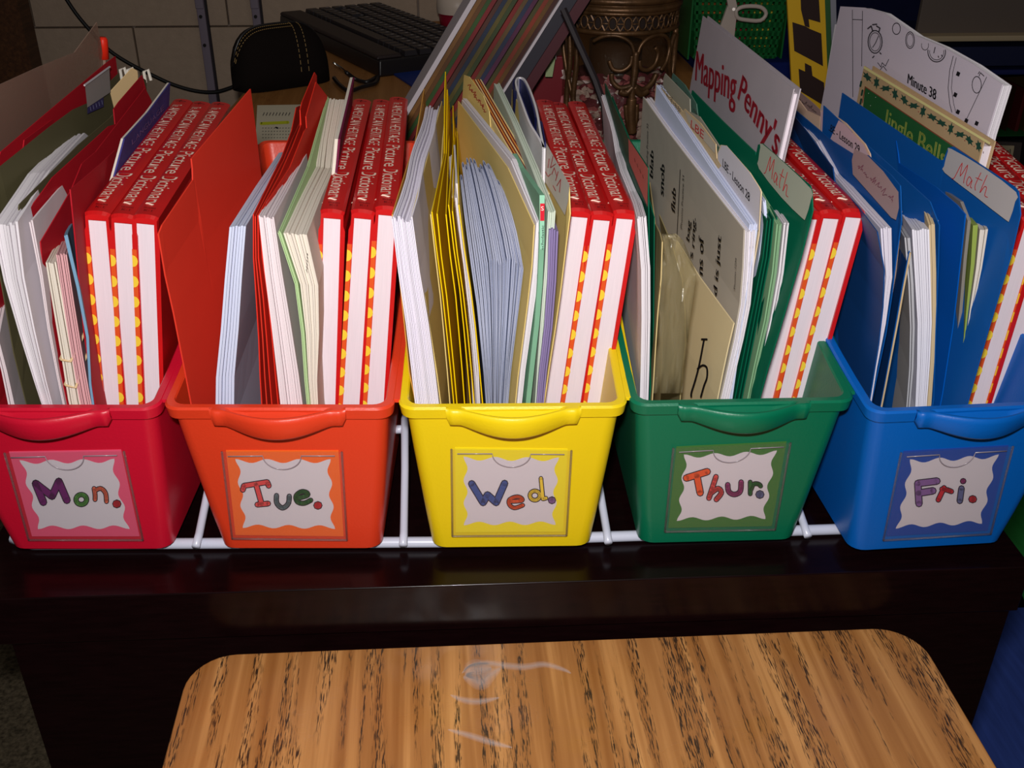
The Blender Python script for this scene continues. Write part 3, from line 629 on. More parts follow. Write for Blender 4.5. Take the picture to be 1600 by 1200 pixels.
# red folders
s = Sheet([(86, 630), (66, 546), (34, 385), (33, 342)], P0((300, 1040), (630, 740), (668, 728), (662, 640), (690, 600), (830, 440), (852, 530)), .615, .905, 'mon')
r = empty('file_folder', s.at(.8, .014), 'dark red folder with a white sheet, right of the olive hanging folder', FC, 'Monday folders'); leaf('leaf', s, fold_red, .0007, r)
s = Sheet([(104, 630), (82, 530), (61, 400), (62, 378)], P0((415, 1110), (480, 960), (500, 940), (560, 890), (850, 515), (885, 590)), .613, .91, 'mon'); leaf('leaf', s, fold_red, .0007, r)
s = Sheet([(98, 630), (76, 520), (58, 400), (46, 352), (46, 345)], P0((490, 930), (548, 872)), .609, .80, 'mon'); o = stack('paper_stack', s, paper_p, 2, .0012, .0022); tag(o, 'white sheet standing between two dark red folder leaves', 'papers', 'loose papers in the bins')
s = Sheet([(108, 630), (94, 540), (73, 420), (72, 410)], [(109, 342)], .603, .72, 'mon'); r = empty('worksheet_bundle', s.at(.65, .014), 'white and pink booklets held together with two rubber bands', 'papers', 'loose papers in the bins')
stack('booklets', s, paper_c, 5, .0075, .006, r)
s2 = Sheet([(125, 630), (106, 520), (90, 412), (88, 398)], [(104, 360)], .6035, .70, 'mon'); stack('pink_sheets', s2, mat('pink_paper', (222, 168, 172), .8, .15, island=.08), 6, .0072, .0062, r)
s3 = Sheet([(140, 630), (132, 500), (101, 385), (99, 368)], [(108, 345)], .604, .70, 'mon'); stack('blue_sheet', s3, mat('sky_paper', (120, 160, 190), .8, .15), 2, .002, .0028, r)
rb = mat('rubber_band', (214, 184, 140), .5, .3)
for (l, mm, rr) in (((96, 562), (110, 565), (126, 535)), ((103, 602), (118, 606), (131, 567))):
    a = UY(l, .6015); b_ = UY(mm, .6012); c_ = UY(rr, .615)
    obj('rubber_band', *tube([a + Vector((-.001, .03, .004)), a + Vector((-.001, .001, 0)), a, b_, c_, c_ + Vector((.003, .03, .012))], .0009, 6), rb, r, smooth=True)
s = Sheet([(147, 630), (130, 520), (114, 350), (111, 322)], [(110, 296), (160, 252), (178, 235), (183, 238), (192, 228), (220, 200), (232, 178)], .612, .90, 'mon')
o = leaf('file_folder', s, fold_red, .0008, None, s.at(.75, .014)); tag(o, 'dark red folder leaf touching the leftmost dictionary', FC, 'Monday folders')
s = Sheet([(160, 600), (170, 300)], P0((722, 812), (860, 660), (990, 485)), .70, .90, 'mon')
bk = empty('booklet', s.at(.8, .03), 'thin purple-blue booklet with a cream edge behind the leftmost dictionary', 'book')
leaf('cover', s, M_('booklet_purple', (66, 62, 130), noise=.2, nscale=20), .0012, bk); leaf('pages', s, paper_c, .0016, bk, shift=-1)
for k, ch in enumerate('LANGUAGE'): 
    p = P0((775 + k * 24, 850 - k * 27))[0]; textp('cover_letter', ch, s.plane, p, (p[0] + 5, p[1] - 6), (p[0] - 1, p[1] - 8), M_('pale_violet', (120, 100, 160)), bk, .0022)
s = Sheet([(276, 630), (262, 560)], [(268, 510), (276, 515)], .66, .75, 'mon'); o = leaf('file_folder', s, M_('folder_rose', (190, 60, 70)), .0006, None, s.at(.7, .014)); tag(o, 'small rose-coloured folder corner beside the red bin rim', FC, 'Monday folders')
# ---------- TUE
s = Sheet([(297, 628), (270, 490), (251, 405), (246, 366)], [(251, 352), (299, 281), (298, 262), (295, 249), (389, 139)], .600, .79, None, zb=.016); s.bn = 'tue'
of = empty('file_folder', s.at(.7, .016), 'tall open orange-red folder leaning left over the dictionaries', FC, 'Tuesday folders'); o = leaf('leaf', s, fold_org, .0009, of)
bx = s.at(.79, s.pr[-1][1]); 
s = Sheet([(334, 627), (345, 520), (352, 430), (359, 354)], [(400, 290), (436, 238)], .606, .86, 'tue')
o = stack('paper_stack', s, paper_b, 6, .0125, .0100, jz=.0012); tag(o, 'bluish white papers just right of the tall orange folder', 'papers', 'loose papers in the bins')
r = empty('file_folder', s.at(.8, .014), 'orange-red folders with raised peak tabs left of the thick stack', FC, 'Tuesday folders')
for k, (F, T, m) in enumerate(((([(407, 627), (403, 520), (395, 400), (395, 335)]), [(440, 245), (455, 205), (462, 168), (468, 165)], fold_bright),
        (([(415, 627), (408, 500), (397, 385), (398, 338)]), [(444, 250), (458, 215), (470, 190)], fold_org),
        (([(423, 627), (412, 480), (400, 380), (402, 336)]), [(436, 275), (455, 232), (469, 195), (468, 172), (471, 160), (491, 113), (494, 118)], fold_bright),
        (([(433, 627), (420, 480), (406, 380), (404, 335)]), [(452, 262), (474, 205), (478, 200), (477, 182), (493, 128), (510, 150)], fold_bright))):
    leaf('leaf', Sheet(F, T, .603 + .001 * k, .895, 'tue'), m, .0007, r)
s = Sheet([(437, 627), (428, 540), (416, 450), (408, 380), (404, 340)], [(430, 295), (459, 241)], .600, .78, 'tue')
o = stack('paper_stack', s, paper_p, 9, .0155, .0095, jz=.001); tag(o, 'pinkish white papers leaning on the orange-red folder peak', 'papers', 'loose papers in the bins')
s = Sheet([(478, 627), (468, 480), (452, 400), (437, 372), (434, 362)], [(478, 260), (510, 152)], .602, .90, 'tue')
ws = empty('worksheet_bundle', s.at(.7, .014), 'thick white worksheet stack with green and purple coloured dividers', 'papers', 'loose papers in the bins')
stack('green_sheets', s, mat('green_paper', (176, 204, 150), .8, .15, island=.05), 3, .0024, .0022, ws)
s = Sheet([(484, 627), (476, 490), (462, 400), (446, 378), (443, 366)], [(490, 262), (512, 155)], .603, .90, 'tue'); stack('white_sheets', s, paper_c, 9, .0045, .0145, ws)
for k in range(3):
    s2 = Sheet([(484, 627), (476, 490), (462, 400), (450 + k * 6, 240)], [(497 + k * 8, 222), (513 + k * 7, 162)], .80, .90, 'tue')
    s2.zb = .20; leaf('purple_divider', s2, mat('purple_divider', (176, 110, 156), .8, .2), .0035, ws)
s = Sheet([(488, 627), (487, 480), (480, 385), (477, 372)], [(500, 290), (519, 245)], .612, .84, 'tue'); o = leaf('file_folder', s, M_('folder_salmon', (222, 120, 110)), .0007, None, s.at(.7, .014)); tag(o, 'salmon-red folder leaf between the thick stack and leftmost dictionary', FC, 'Tuesday folders')
for k in range(6): ink('tiny_print', s.plane, [[(480 - k * .3, 396 + k * 5), (481 - k * .3, 399 + k * 5)]], 1.0, typed, o, .0022)
s = Sheet([(490, 600), (513, 320)], [(520, 255), (522, 222), (535, 170), (547, 121)], .70, .90, 'tue')
bk = empty('booklet', s.at(.8, .03), 'slim maroon booklet with a thick cream edge behind the stack', 'book'); leaf('pages', s, paper_c, .0022, bk); leaf('cover', s, M_('booklet_maroon', (110, 24, 62)), .0016, bk, shift=1.4)
s = Sheet([(495, 600), (521, 320)], [(530, 250), (548, 158)], .70, .90, 'tue'); o = leaf('file_folder', s, fold_red, .0012, None, s.at(.8, .014)); tag(o, 'thin red folder squeezed against the maroon booklet', FC, 'Tuesday folders')
# ---------- WED
def P5(*a): return [(600 + x / 4, 100 + y / 4) for x, y in a]
def P6(*a): return [(600 + x / 4, 350 + y / 4) for x, y in a]
s = Sheet([(643, 624), (622, 420), (612, 335)], [(630, 255, .72), (634, 225, .78), (662, 139)], .606, .90, 'wed')
o = leaf('file_folder', s, M_('folder_tan', (206, 150, 70)), .0007, None, s.at(.7, .014)); tag(o, 'tan manila folder at the left wall of the yellow bin', FC, 'Wednesday folders')
s = Sheet([(648, 624), (632, 480), (618, 390), (614, 342)], [(640, 240, .74), (666, 168)], .600, .88, 'wed')
o = stack('paper_stack', s, mat('lilac_white_paper', (226, 220, 234), .8, .15, island=.10), 14, .0165, .0120, jz=.0022, jy=.0016, wave=.0008); tag(o, 'thick stack of white paper leaning at the left of the yellow bin', 'papers', 'loose papers in the bins')
s = Sheet([(688, 624), (664, 470), (650, 400), (642, 340)], [(690, 158)], .603, .90, 'wed', curl=.15); r = empty('file_folder', s.at(.75, .014), 'pale manila folder right of the thick white stack', FC, 'Wednesday folders'); leaf('leaf', s, fold_manila, .0007, r)
s = Sheet([(702, 624), (688, 470), (677, 380), (672, 335)], [(676, 275, .73), (688, 215, .80), (697, 160)], .606, .90, 'wed', curl=.2); leaf('leaf', s, fold_manila, .0007, r)
yl = [([(708, 624), (692, 470), (680, 380), (674, 331)], [(687, 240, .78), (690, 150, .86), (694, 112)], .606),
      ([(713, 624), (698, 470), (686, 380), (682, 334)], [(692, 240, .78), (698, 140, .89), (700, 150)], .604),
      ([(725, 624), (712, 470), (700, 380), (696, 335)], [(698, 240, .78), (702, 190)], .604),
      ([(734, 624), (720, 470), (707, 380), (700, 320)], [(701, 220, .82), (707, 165)], .606),
      ([(740, 624), (726, 480), (712, 385), (706, 330)], [(706, 215, .84), (712, 200)], .604),
      ([(753, 624), (739, 480), (724, 385), (716, 320)], [(711, 205, .85), (720, 250, .92), (722, 262)], .606)]
ry = empty('file_folder', Sheet(*yl[0][:2], .606, .9).at(.75, .014), 'bright yellow folders with a pointed tip in the yellow bin', FC, 'Wednesday folders')
for k, (F, T, yf) in enumerate(yl): leaf('leaf', Sheet(F, T, yf, .90 + .002 * k, 'wed', curl=.3), fold_yel, .0007, ry)
s = Sheet([(735, 560), (715, 400), (703, 300)], [(701, 238)], .66, .78, 'wed'); o = stack('torn_paper_strips', s, WHITE, 4, .006, .006, jz=.005, jy=.004); tag(o, 'ragged white torn paper strips beside the yellow folders', 'papers', 'loose papers in the bins')
# grey-blue folded booklets, their fold at the far end
gb = mat('grey_blue_page', (120, 132, 168), .8, .15, noise=.10, nscale=70, island=.15); gedge = mat('white_page_edge', (216, 214, 224), .8, .15)
S8 = Sheet([(807, 624), (826, 480), (836, 400), (838, 347)], [(800, 250), (722, 155)], .603, .885, 'wed')
SY = Sheet([(757, 624), (742, 480), (727, 385), (719, 320)], [(714, 245)], .606, .86, 'wed', curl=.3)
gb2 = mat('grey_blue_edge', (160, 166, 190), .8, .15, island=.35); gbt = mat('booklet_top_edge', (166, 170, 192), .8, .15, island=.45)
def u_booklet(k, n, lab):
    f0 = (k + .08) / n; f1 = (k + .92) / n; rows = 8; nest = 2; V = []; F = []; fm = []
    yb = .728 + .006 * math.sin(k * 2.6 + 1) + (.016 if k in (3, 4) else 0) - (.012 if k in (0, n - 1) else 0); zt_ = .259 + .002 * math.sin(k * 1.7) - (.006 if k in (0, n - 1) else 0)
    def X(f, y, z): a = SY.x(y, z) + .0012; b = S8.x(y, z) - .0026; return a + (b - a) * f
    for q_ in range(nest):
        c_ = (f0 + f1) / 2; h = (f1 - f0) / 2 * (1 - .45 * q_); yq = yb - .009 * q_; y0 = .614 + random.uniform(0, .004); path = []
        for j in range(7): path.append((c_ - h, y0 + (yq - .008 - y0) * j / 6))
        for j in range(1, 8): a = math.pi * j / 8; path.append((c_ - h * math.cos(a), yq - .008 + .008 * math.sin(a)))
        for j in range(7): path.append((c_ + h, yq - .008 - (yq - .008 - y0) * j / 6))
        base = len(V); m = len(path); R = m * 2; zq = zt_ - .0008 * q_
        for i in range(rows + 1):
            for f, y in path:
                z = .016 + (zq - .030 * max(0, 1 - (y - y0) / (yq - y0)) ** 2.0 - .016) * i / rows
                x = X(f, y, z); V.append(Vector((x, y, z))); V.append(Vector((X(f + (c_ - f) * .0, y, z) + (.0005 if f <= c_ else -.0005), y - (.0005 if abs(f - c_) < h * .9 else 0), z)))
        for i in range(rows):
            for j in range(m - 1):
                a = base + i * R + j * 2; F.append((a, a + 2, a + R + 2, a + R)); fm.append(0); F.append((a + 1, a + R + 1, a + R + 3, a + 3)); fm.append(0)
        for j in range(m - 1): a = base + rows * R + j * 2; F.append((a, a + 2, a + 3, a + 1)); fm.append(1)
        for i in range(rows):
            a = base + i * R; F.append((a, a + R, a + R + 1, a + 1)); fm.append(2); a += (m - 1) * 2; F.append((a, a + 1, a + R + 1, a + R)); fm.append(2)
    o = obj('folded_booklet', V, F, [gb, gbt, gb2], loc=(V[0].x, .7, .016), fm=fm)
    tag(o, lab, 'booklet', 'folded booklets in the Wed. bin'); return o
NB = 12
ords = ['first', 'second', 'third', 'fourth', 'fifth', 'sixth', 'seventh', 'eighth', 'ninth', 'tenth', 'eleventh', 'twelfth', 'thirteenth']
for k in range(NB): u_booklet(k, NB, 'grey-blue folded booklet with rounded loop top, %s from the yellow folders' % ords[k])
s = Sheet([(790, 560), (770, 350)], P5((700, 590), (540, 480), (470, 255), (460, 230)), .70, .90, 'wed'); s = Sheet([(804, 624), (823, 480), (832, 400), (834, 352)], [(795, 262), (716, 158)], .602, .878, 'wed')
r = empty('file_folder', s.at(.8, .014), 'manila folder of white sheets behind the grey-blue booklets', FC, 'Wednesday folders'); leaf('leaf', s, fold_manila, .0007, r)
s = Sheet([(807, 624), (826, 480), (836, 400), (838, 347)], [(800, 250), (722, 155)], .603, .885, 'wed'); o = stack('paper_stack', s, WHITE, 4, .0036, .0042); tag(o, 'white sheets beside the grey-blue booklets, greyish face outward', 'papers', 'loose papers in the bins')
s = Sheet([(816, 610), (846, 330)], [(800, 252), (766, 198), (764, 174), (755, 150), (733, 120), (725, 117), (724, 130)], .66, .905, 'wed'); r = empty('file_folder', s.at(.8, .014), 'manila folder whose rounded tab bears faint red handwriting', FC, 'Wednesday folders'); leaf('leaf', s, fold_manila, .0007, r)
for k in range(5): scribble(s.plane, (731 + k * 5.5, 133 + k * 8), (737 + k * 5.5, 143 + k * 8), 5, hand_red, r, 2, .9, 40 + k)
st = [mat('stripe_orange', (226, 150, 60), .6, .3), mat('stripe_maroon', (120, 30, 30), .6, .3), mat('stripe_cream', (240, 214, 150), .6, .3)]
s = Sheet([(818, 610), (850, 302)], [(800, 220), (745, 124)], .66, .905, 'wed'); ob = empty('paper_pack', s.at(.8, .014), 'pack of orange, cream and maroon edged sheets in the yellow bin', 'papers')
for k in range(9): V, F = s.mesh(.0009, .0009, shift=(.0011 * k - .006, .0011 * k - .006)); obj('sheet', V, F, st[(k) % 2 if k % 4 else 2], ob)
s = Sheet([(830, 624), (843, 500), (846, 420), (844, 305)], [(842, 303), (800, 215), (770, 133)], .603, .90, 'wed')
gbk = empty('booklet', s.at(.8, .014), 'mint green booklet with a lettered spine among the yellow bin papers', 'book')
s = Sheet([(822, 624), (838, 480), (843, 390), (843, 305)], [(812, 262), (800, 240)], .601, .70, 'wed'); leaf('cover', s, mat('mint_cover', (120, 170, 140), .6, .3, noise=.1), .0032, gbk)
sp = Plane(UY((843, 390), .6003), UY((851, 390), .6003), UY((843, 305), .6003))
outline_part('spine', sp, [(843, 305), (851, 305), (850, 390), (844, 390)], mat('mint_spine', (150, 206, 176), .5, .3), gbk, .0003)
outline_part('red_block', sp, [(844, 318), (851, 318), (850.5, 345), (844, 345)], M_('logo_red', (206, 30, 50)), gbk, .0008)
textp('publisher_mark', 'S', sp, (845.5, 329), (849.5, 329), (845.5, 322), mat('mark_white', (240, 236, 230), .6), gbk, .0012)
textp('spine_title', 'scholastic', sp, (849.3, 390), (850, 352), (845, 390), typed, gbk, .0012)
s = Sheet([(836, 615), (846, 480), (853, 390), (856, 330)], [(830, 262), (800, 190), (772, 130)], .61, .905, 'wed'); o = stack('paper_stack', s, mat('greenish_paper', (196, 206, 190), .8, .15, island=.1), 4, .004, .005); tag(o, 'pale greenish-white sheets right of the orange-edged pack', 'papers', 'loose papers in the bins')
s = Sheet([(838, 624), (852, 500), (858, 400), (858, 360)], [(845, 320), (838, 300)], .605, .72, 'wed'); o = stack('paper_stack', s, mat('lavender_paper', (140, 124, 170), .8, .15, island=.15), 4, .005, .006); tag(o, 'lavender sheets between the mint booklet and tabbed manila folder', 'papers', 'loose papers in the bins')
s = Sheet([(838, 600), (856, 330)], [(846, 275), (828, 205), (800, 140)], .66, .88, 'wed'); r = empty('file_folder', s.at(.8, .014), 'manila folder with a clear tab marked "Math" in red, beside the dictionaries', FC, 'Wednesday folders'); leaf('leaf', s, fold_manila, .0007, r)
s = Sheet([(850, 621), (872, 480), (884, 380), (890, 334)], [(891, 290), (853, 223), (845, 262), (838, 230), (800, 160)], .610, .885, 'wed'); leaf('leaf', s, fold_manila, .0008, r)
outline_part('tab_label', s.plane, P5((1015, 495), (1160, 755), (1150, 860), (1130, 945), (985, 700)), tabwhite, r, .0016)
for g in ([(858, 248), (856, 262)], [(864, 244), (860, 262), (868, 256)], [(862, 272), (866, 262), (870, 276)], [(868, 282), (872, 268)], [(852, 268), (856, 276), (860, 272)], [(870, 290), (876, 280), (874, 300)], [(864, 290), (868, 298)]): ink('handwriting', s.plane, [g], 1.0, hand_red, r, .0022)
# white booklet folded over, blue inside
ZL = .281
LP = [UZ(p, ZL) for p in smooth_poly([(849, 232), (838, 212), (826, 192), (814, 160), (805, 133), (806, 123), (812, 120), (821, 124), (831, 144), (840, 172), (846, 205), (851, 230)], 4)]
bk = empty('booklet', LP[0], 'white booklet bent into a long loop with navy inside pages', 'book')
def wall(pts, z0, z1, th, sg=1):
    V = []; F = []; n = len(pts)
    for i, p in enumerate(pts):
        a = pts[max(0, i - 1)]; b = pts[min(n - 1, i + 1)]; t = (b - a).normalized(); nn = Vector((t.y, -t.x, 0)) * th * sg
        for q_ in (p, p + nn): V.append(Vector((q_.x, q_.y, z1))); V.append(Vector((q_.x, q_.y, z0)))
    for i in range(n - 1):
        a = i * 4; b = a + 4; F += [(a, b, b + 2, a + 2), (a + 1, a + 3, b + 3, b + 1), (a, a + 1, b + 1, b), (a + 2, b + 2, b + 3, a + 3)]
    F += [(0, 2, 3, 1), ((n - 1) * 4, (n - 1) * 4 + 1, (n - 1) * 4 + 3, (n - 1) * 4 + 2)]; return V, F
obj('cover', *wall(LP, .09, ZL, .0016), mat('cover_white', (226, 222, 226), .5, .4), bk)
c0 = sum(LP, Vector()) / len(LP)
LI = [p + (Vector((c0.x + (p.y - c0.y) * (-.12), p.y, p.z)) - p).normalized() * .0020 for p in LP[2:-2]]
obj('inside_page', *wall(LI, .09, ZL - .0012, .0010), mat('navy_page', (28, 34, 92), .5, .4), bk)
# ---------- THU
def P7(*a): return [(920 + x / 4, 100 + y / 4) for x, y in a]
def P8(*a): return [(920 + x / 4, 350 + y / 4) for x, y in a]
s = Sheet([(1000, 620), (1003, 500), (1003, 410), (997, 340)], [(980, 300, .68), (962, 238, .78), (950, 190, .84), (941, 149)], .603, .905, 'thu'); o = stack('paper_stack', s, WHITE, 6, .0065, .0060, wave=.001); tag(o, 'white papers with a wavy top edge at the left of the green bin', 'papers', 'loose papers in the bins')
s = Sheet([(1016, 620), (1013, 330)], P7((370, 650), (245, 460), (190, 330), (100, 120)), .62, .905, 'thu'); r = empty('file_folder', s.at(.8, .014), 'dark green folder with a pink tab, leftmost in the green bin', FC, 'Thursday folders'); leaf('leaf', s, fold_green, .0007, r)
outline_part('tab_label', s.plane, P7((247, 465), (370, 652), (366, 890), (252, 610)), M_('tab_pink', (206, 120, 110)), r, .0012)
for k in range(4): ink('handwriting', s.plane, [P7((285 + k * 17, 590 + k * 34), (290 + k * 17, 610 + k * 34))], .9, mat('brown_pen', (130, 70, 60), .7), r, .002)
s = Sheet([(1018, 620), (1020, 340)], P7((300, 600), (240, 450), (140, 200)), .63, .89, 'thu'); leaf('leaf', s, fold_green, .0007, r, shift=1)
# big grey card sheet with printed words
cardm = mat('grey_card', (184, 174, 160), .7, .25, noise=.02)
s = Sheet([(1124, 620), (1140, 560), (1155, 480), (1161, 400), (1162, 359)], P7((800, 820), (500, 430), (340, 205)), .606, .90, 'thu', curl=.6)
pk = empty('flip_chart_book', s.at(.75, .014), 'thick white-edged word book with large printed words facing left', 'book')
leaf('front_cover', s, cardm, .0009, pk); sC = s; V, F = s.mesh(.0046, .0052, shift=(.0012, .0012), dY=.001, dZ=-.0012); 
parts = [s.mesh(.0006, .0006, shift=(.0014 + .00075 * k, .0014 + .00095 * k), dY=random.uniform(0, .0015), dZ=-random.uniform(.0005, .002)) for k in range(8)]
V, F = join(*parts); obj('pages', V, F, WHITE, pk)
pt = Plane(s.at(s.Yf, s.FB.z), s.at(s.Yf, s.FT.z), s.at(s.Yb, s.ztop(s.Yb)))
def word(t, p0, p1, ptop, **k): textp('printed_word', t, pt, p0, p1, ptop, typed, pk, .0016, bold=.00015, **k)
Q7 = lambda x, y: (920 + x / 4, 100 + y / 4); Q8 = lambda x, y: (920 + x / 4, 350 + y / 4)
word('blab', Q7(400, 715), Q7(405, 548), Q7(378, 690)); word('snob', Q7(467, 825), Q7(474, 635), Q7(440, 800)); word('flub', Q7(538, 935), Q7(545, 785), Q7(512, 905))
word('bag', Q7(628, 1110), Q7(637, 985), Q7(607, 1086)); word('ring.', Q7(660, 1150), Q7(667, 965), Q7(639, 1124))
word('s', Q8(650, 215), Q8(653, 180), Q8(625, 200)); word('ns of', Q8(712, 320), Q8(718, 90), Q8(680, 296)); word('d is just', Q8(800, 450), Q8(828, 80), Q8(775, 425))
for a, b_, c_, t in ((Q7(368, 650), Q7(372, 375), Q7(358, 640), 'Reading Practice 32'), (Q7(583, 1030), Q7(596, 700), Q7(572, 1020), 'Phonics Practice 51'), (Q8(915, 410), Q8(924, 215), Q8(905, 402), 'Phonics 1234')): textp('small_print', t, pt, a, b_, c_, mat('grey_print', (70, 66, 66), .7), pk, .0016)
ink('rule_line', pt, [[Q7(571, 660), Q7(550, 1090)]], .9, typed, pk, .0016)
# manila letter card and clear bag in front
s = Sheet([(1121, 620), (1133, 560), (1146, 505)], P8((690, 330), (560, 120), (548, 105)), .600, .74, 'thu', curl=1.0)
cd_ = empty('letter_card', s.at(.67, .014), 'manila card with a large black letter h in a clear bag', 'card')
leaf('card', s, M_('card_cream', (222, 202, 158)), .0009, cd_); ps = Plane(s.at(s.Yf, s.FB.z), s.at(s.Yf, s.FT.z), s.at(s.Yb, s.ztop(s.Yb)))
ink('printed_letter', ps, [smooth_poly(P8((720, 722), (690, 880), (664, 980), (642, 1050), (640, 1078)), 3), P8((706, 720), (737, 720)), smooth_poly(P8((680, 905), (712, 882), (738, 900), (738, 960), (720, 1010), (700, 1080)), 4)], 2.8, typed, cd_, .003)
s = Sheet([(1021, 620), (1026, 500), (1034, 400), (1034, 378)], P8((600, 140), (410, -60)), .604, .70, 'thu', curl=.3)
s = Sheet([(1019, 618), (1026, 500), (1033, 425), (1034, 378)], [(1030, 364), (1022, 350), (1014, 285)], .606, .80, 'thu'); o = leaf('file_folder', s, M_('folder_beige2', (206, 184, 130)), .0008, None, s.at(.7, .014)); tag(o, 'beige folder edge at the left of the clear crinkled bag', FC, 'Thursday folders')
# crinkled clear bag: strip facing the camera
fa = [(1022, 618), (1030, 500), (1034, 430), (1036, 380), (1036, 368)]; fb2 = [(1068, 618), (1080, 520), (1090, 440), (1070, 400), (1058, 378)]
V = []; F = []; nn = 7
for i in range(13):
    t = i / 12 * (len(fa) - 1); k = min(len(fa) - 2, int(t)); u = t - k
    for j in range(nn):
        g = j / (nn - 1); xa = fa[k][0] + (fa[k + 1][0] - fa[k][0]) * u; xb = fb2[k][0] + (fb2[k + 1][0] - fb2[k][0]) * u; ya = fa[k][1] + (fa[k + 1][1] - fa[k][1]) * u
        V.append(UY((xa + (xb - xa) * g, ya), .607 + .022 * g * 0 + random.uniform(0, .004) + .006 * math.sin(j * 2.1 + i)))
for i in range(12):
    for j in range(nn - 1): a = i * nn + j; F.append((a, a + 1, a + nn + 1, a + nn))
V = [v + Vector((0, .003, 0)) for v in V]
o = obj('crinkled_bag', V, F, clear('clear_crinkle', (.94, .92, .84), .30, .16, (170, 156, 120)), loc=V[0], smooth=True); so = o.modifiers.new('s', 'SOLIDIFY'); so.thickness = .0002; tag(o, 'clear crinkled plastic bag bulging at the front of the green bin', 'bag')
inn = Sheet([(1060, 618), (1078, 500), (1086, 430), (1040, 372)], [(1036, 362), (1024, 330)], .616, .72, 'thu'); 
inn = Sheet([(1062, 618), (1072, 520), (1066, 440), (1050, 385)], [(1040, 368), (1026, 335)], .622, .72, 'thu'); o = leaf('letter_card', inn, M_('card_olive', (164, 148, 104)), .0008, None, inn.at(.68, .014)); tag(o, 'olive-beige card seen dimly inside the clear crinkled bag', 'card')
# tabs behind the word book
s = Sheet([(1135, 620), (1150, 480), (1158, 400), (1166, 345)], P7((800, 580), (745, 490), (640, 330), (583, 300), (580, 220), (430, 60), (420, 90)), .64, .905, 'thu')
r = empty('file_folder', s.at(.8, .014), 'manila folder with a grey handwritten tab behind the word book', FC, 'Thursday folders'); leaf('leaf', s, M_('folder_grey_tab', (160, 156, 140)), .0007, r, shift=9)
for k in range(5): scribble(s.plane, (1030 + k * 6, 128 + k * 9), (1036 + k * 6, 138 + k * 9), 5, mat('grey_pen', (90, 80, 80), .7), r, 2, .7, 60 + k, offs=.009)
s = Sheet([(1139, 620), (1158, 480), (1172, 380), (1180, 330)], P7((1000, 700), (690, 400), (672, 250), (600, 130), (525, 58), (520, 75)), .63, .905, 'thu'); r = empty('file_folder', s.at(.8, .014), 'grey-green folder tab standing just left of the picture book', FC, 'Thursday folders'); leaf('leaf', s, M_('folder_seagreen', (84, 118, 104)), .0007, r)
for k in range(4): scribble(s.plane, (1056 + k * 9, 128 + k * 14), (1063 + k * 9, 138 + k * 14), 4, mat('grey_pen', (90, 80, 80), .7), r, 2, .6, 70 + k, offs=.0016)
s = Sheet([(1137, 620), (1160, 480), (1172, 390), (1178, 330)], P7((900, 740), (800, 590), (795, 500), (700, 370), (600, 280), (590, 300), (560, 260), (420, 120)), .622, .89, 'thu'); r = empty('file_folder', s.at(.8, .014), 'cream folder with a small red-lettered tab above the white-tabbed lesson folder', FC, 'Thursday folders'); leaf('leaf', s, M_('folder_cream', (206, 180, 140)), .0007, r)
outline_part('tab_label', s.plane, P7((600, 290), (700, 385), (792, 505), (788, 560), (620, 360)), M_('tab_cream', (196, 184, 166)), r, .001)
textp('handwriting', 'LBE', s.plane, Q7(636, 395), Q7(716, 470), Q7(640, 345), hand_red, r, .0016)
s = Sheet([(1141, 620), (1162, 500), (1180, 400), (1186, 362), (1189, 300)], P7((1070, 780), (1010, 680), (860, 510), (825, 505), (800, 560), (798, 590), (700, 440), (460, 150)), .612, .89, 'thu')
r = empty('file_folder', s.at(.8, .014), 'manila folder with a white tab typed "LBE - Lesson 28"', FC, 'Thursday folders'); leaf('leaf', s, M_('folder_manila_pale', (230, 206, 170)), .0007, r)
pf = Plane(s.at(s.Yf, .2), s.at(s.Yf, .27), s.at(s.Yb, s.ztop(s.Yb)))
outline_part('tab_label', pf, P7((1072, 800), (1062, 770), (1000, 672), (862, 512), (830, 508), (806, 560), (812, 700), (1060, 1040)), M_('tab_white', (214, 208, 216)), r, .0012)
textp('typed_label', 'LBE - Lesson 28', pf, Q7(836, 640), Q7(1004, 862), Q7(838, 588), typed, r, .0018, bold=.0002); textp('typed_label', 'b - bat', pf, Q7(878, 805), Q7(935, 882), Q7(880, 775), typed, r, .0018, bold=.0002)
s = Sheet([(1133, 620), (1150, 500), (1166, 400), (1172, 350)], P7((760, 640), (425, 130)), .608, .88, 'thu'); o = stack('paper_stack', s, paper_b, 6, .0055, .0055); tag(o, 'bluish white sheets between the word book and lesson folder', 'papers', 'loose papers in the bins')
s = Sheet([(1145, 620), (1168, 500), (1186, 400), (1194, 340)], P7((1090, 860), (900, 600), (680, 240)), .622, .89, 'thu'); o = stack('paper_stack', s, paper_b, 3, .002, .0025); tag(o, 'thin blue-white sheets right of the white-tabbed lesson folder', 'papers', 'loose papers in the bins')
rg = empty('file_folder', s.at(.8, .014), 'dark green nested folders in the middle of the green bin', FC, 'Thursday folders')
for k, (b_, t_) in enumerate(((1148, 1198), (1154, 1203), (1159, 1208), (1164, 1213))):
    s = Sheet([(b_, 620), (b_ + 24, 500), (t_ - 6, 400), (t_, 345 - k * 2)], [(t_ - 24, 300), (t_ - 80, 215), (t_ - 104, 180)], .614, .89, 'thu'); leaf('leaf', s, fold_green, .0008, rg)
s = Sheet([(1168, 620), (1195, 500), (1208, 420), (1216, 360), (1214, 350)], [(1180, 290), (1090, 160)], .606, .89, 'thu'); r = empty('worksheet_bundle', s.at(.7, .014), 'light green and white booklet curving beside the tabbed green folder', 'papers', 'loose papers in the bins')
stack('green_sheets', s, mat('leaf_green_paper', (132, 172, 132), .8, .15, island=.15), 3, .003, .0035, r)
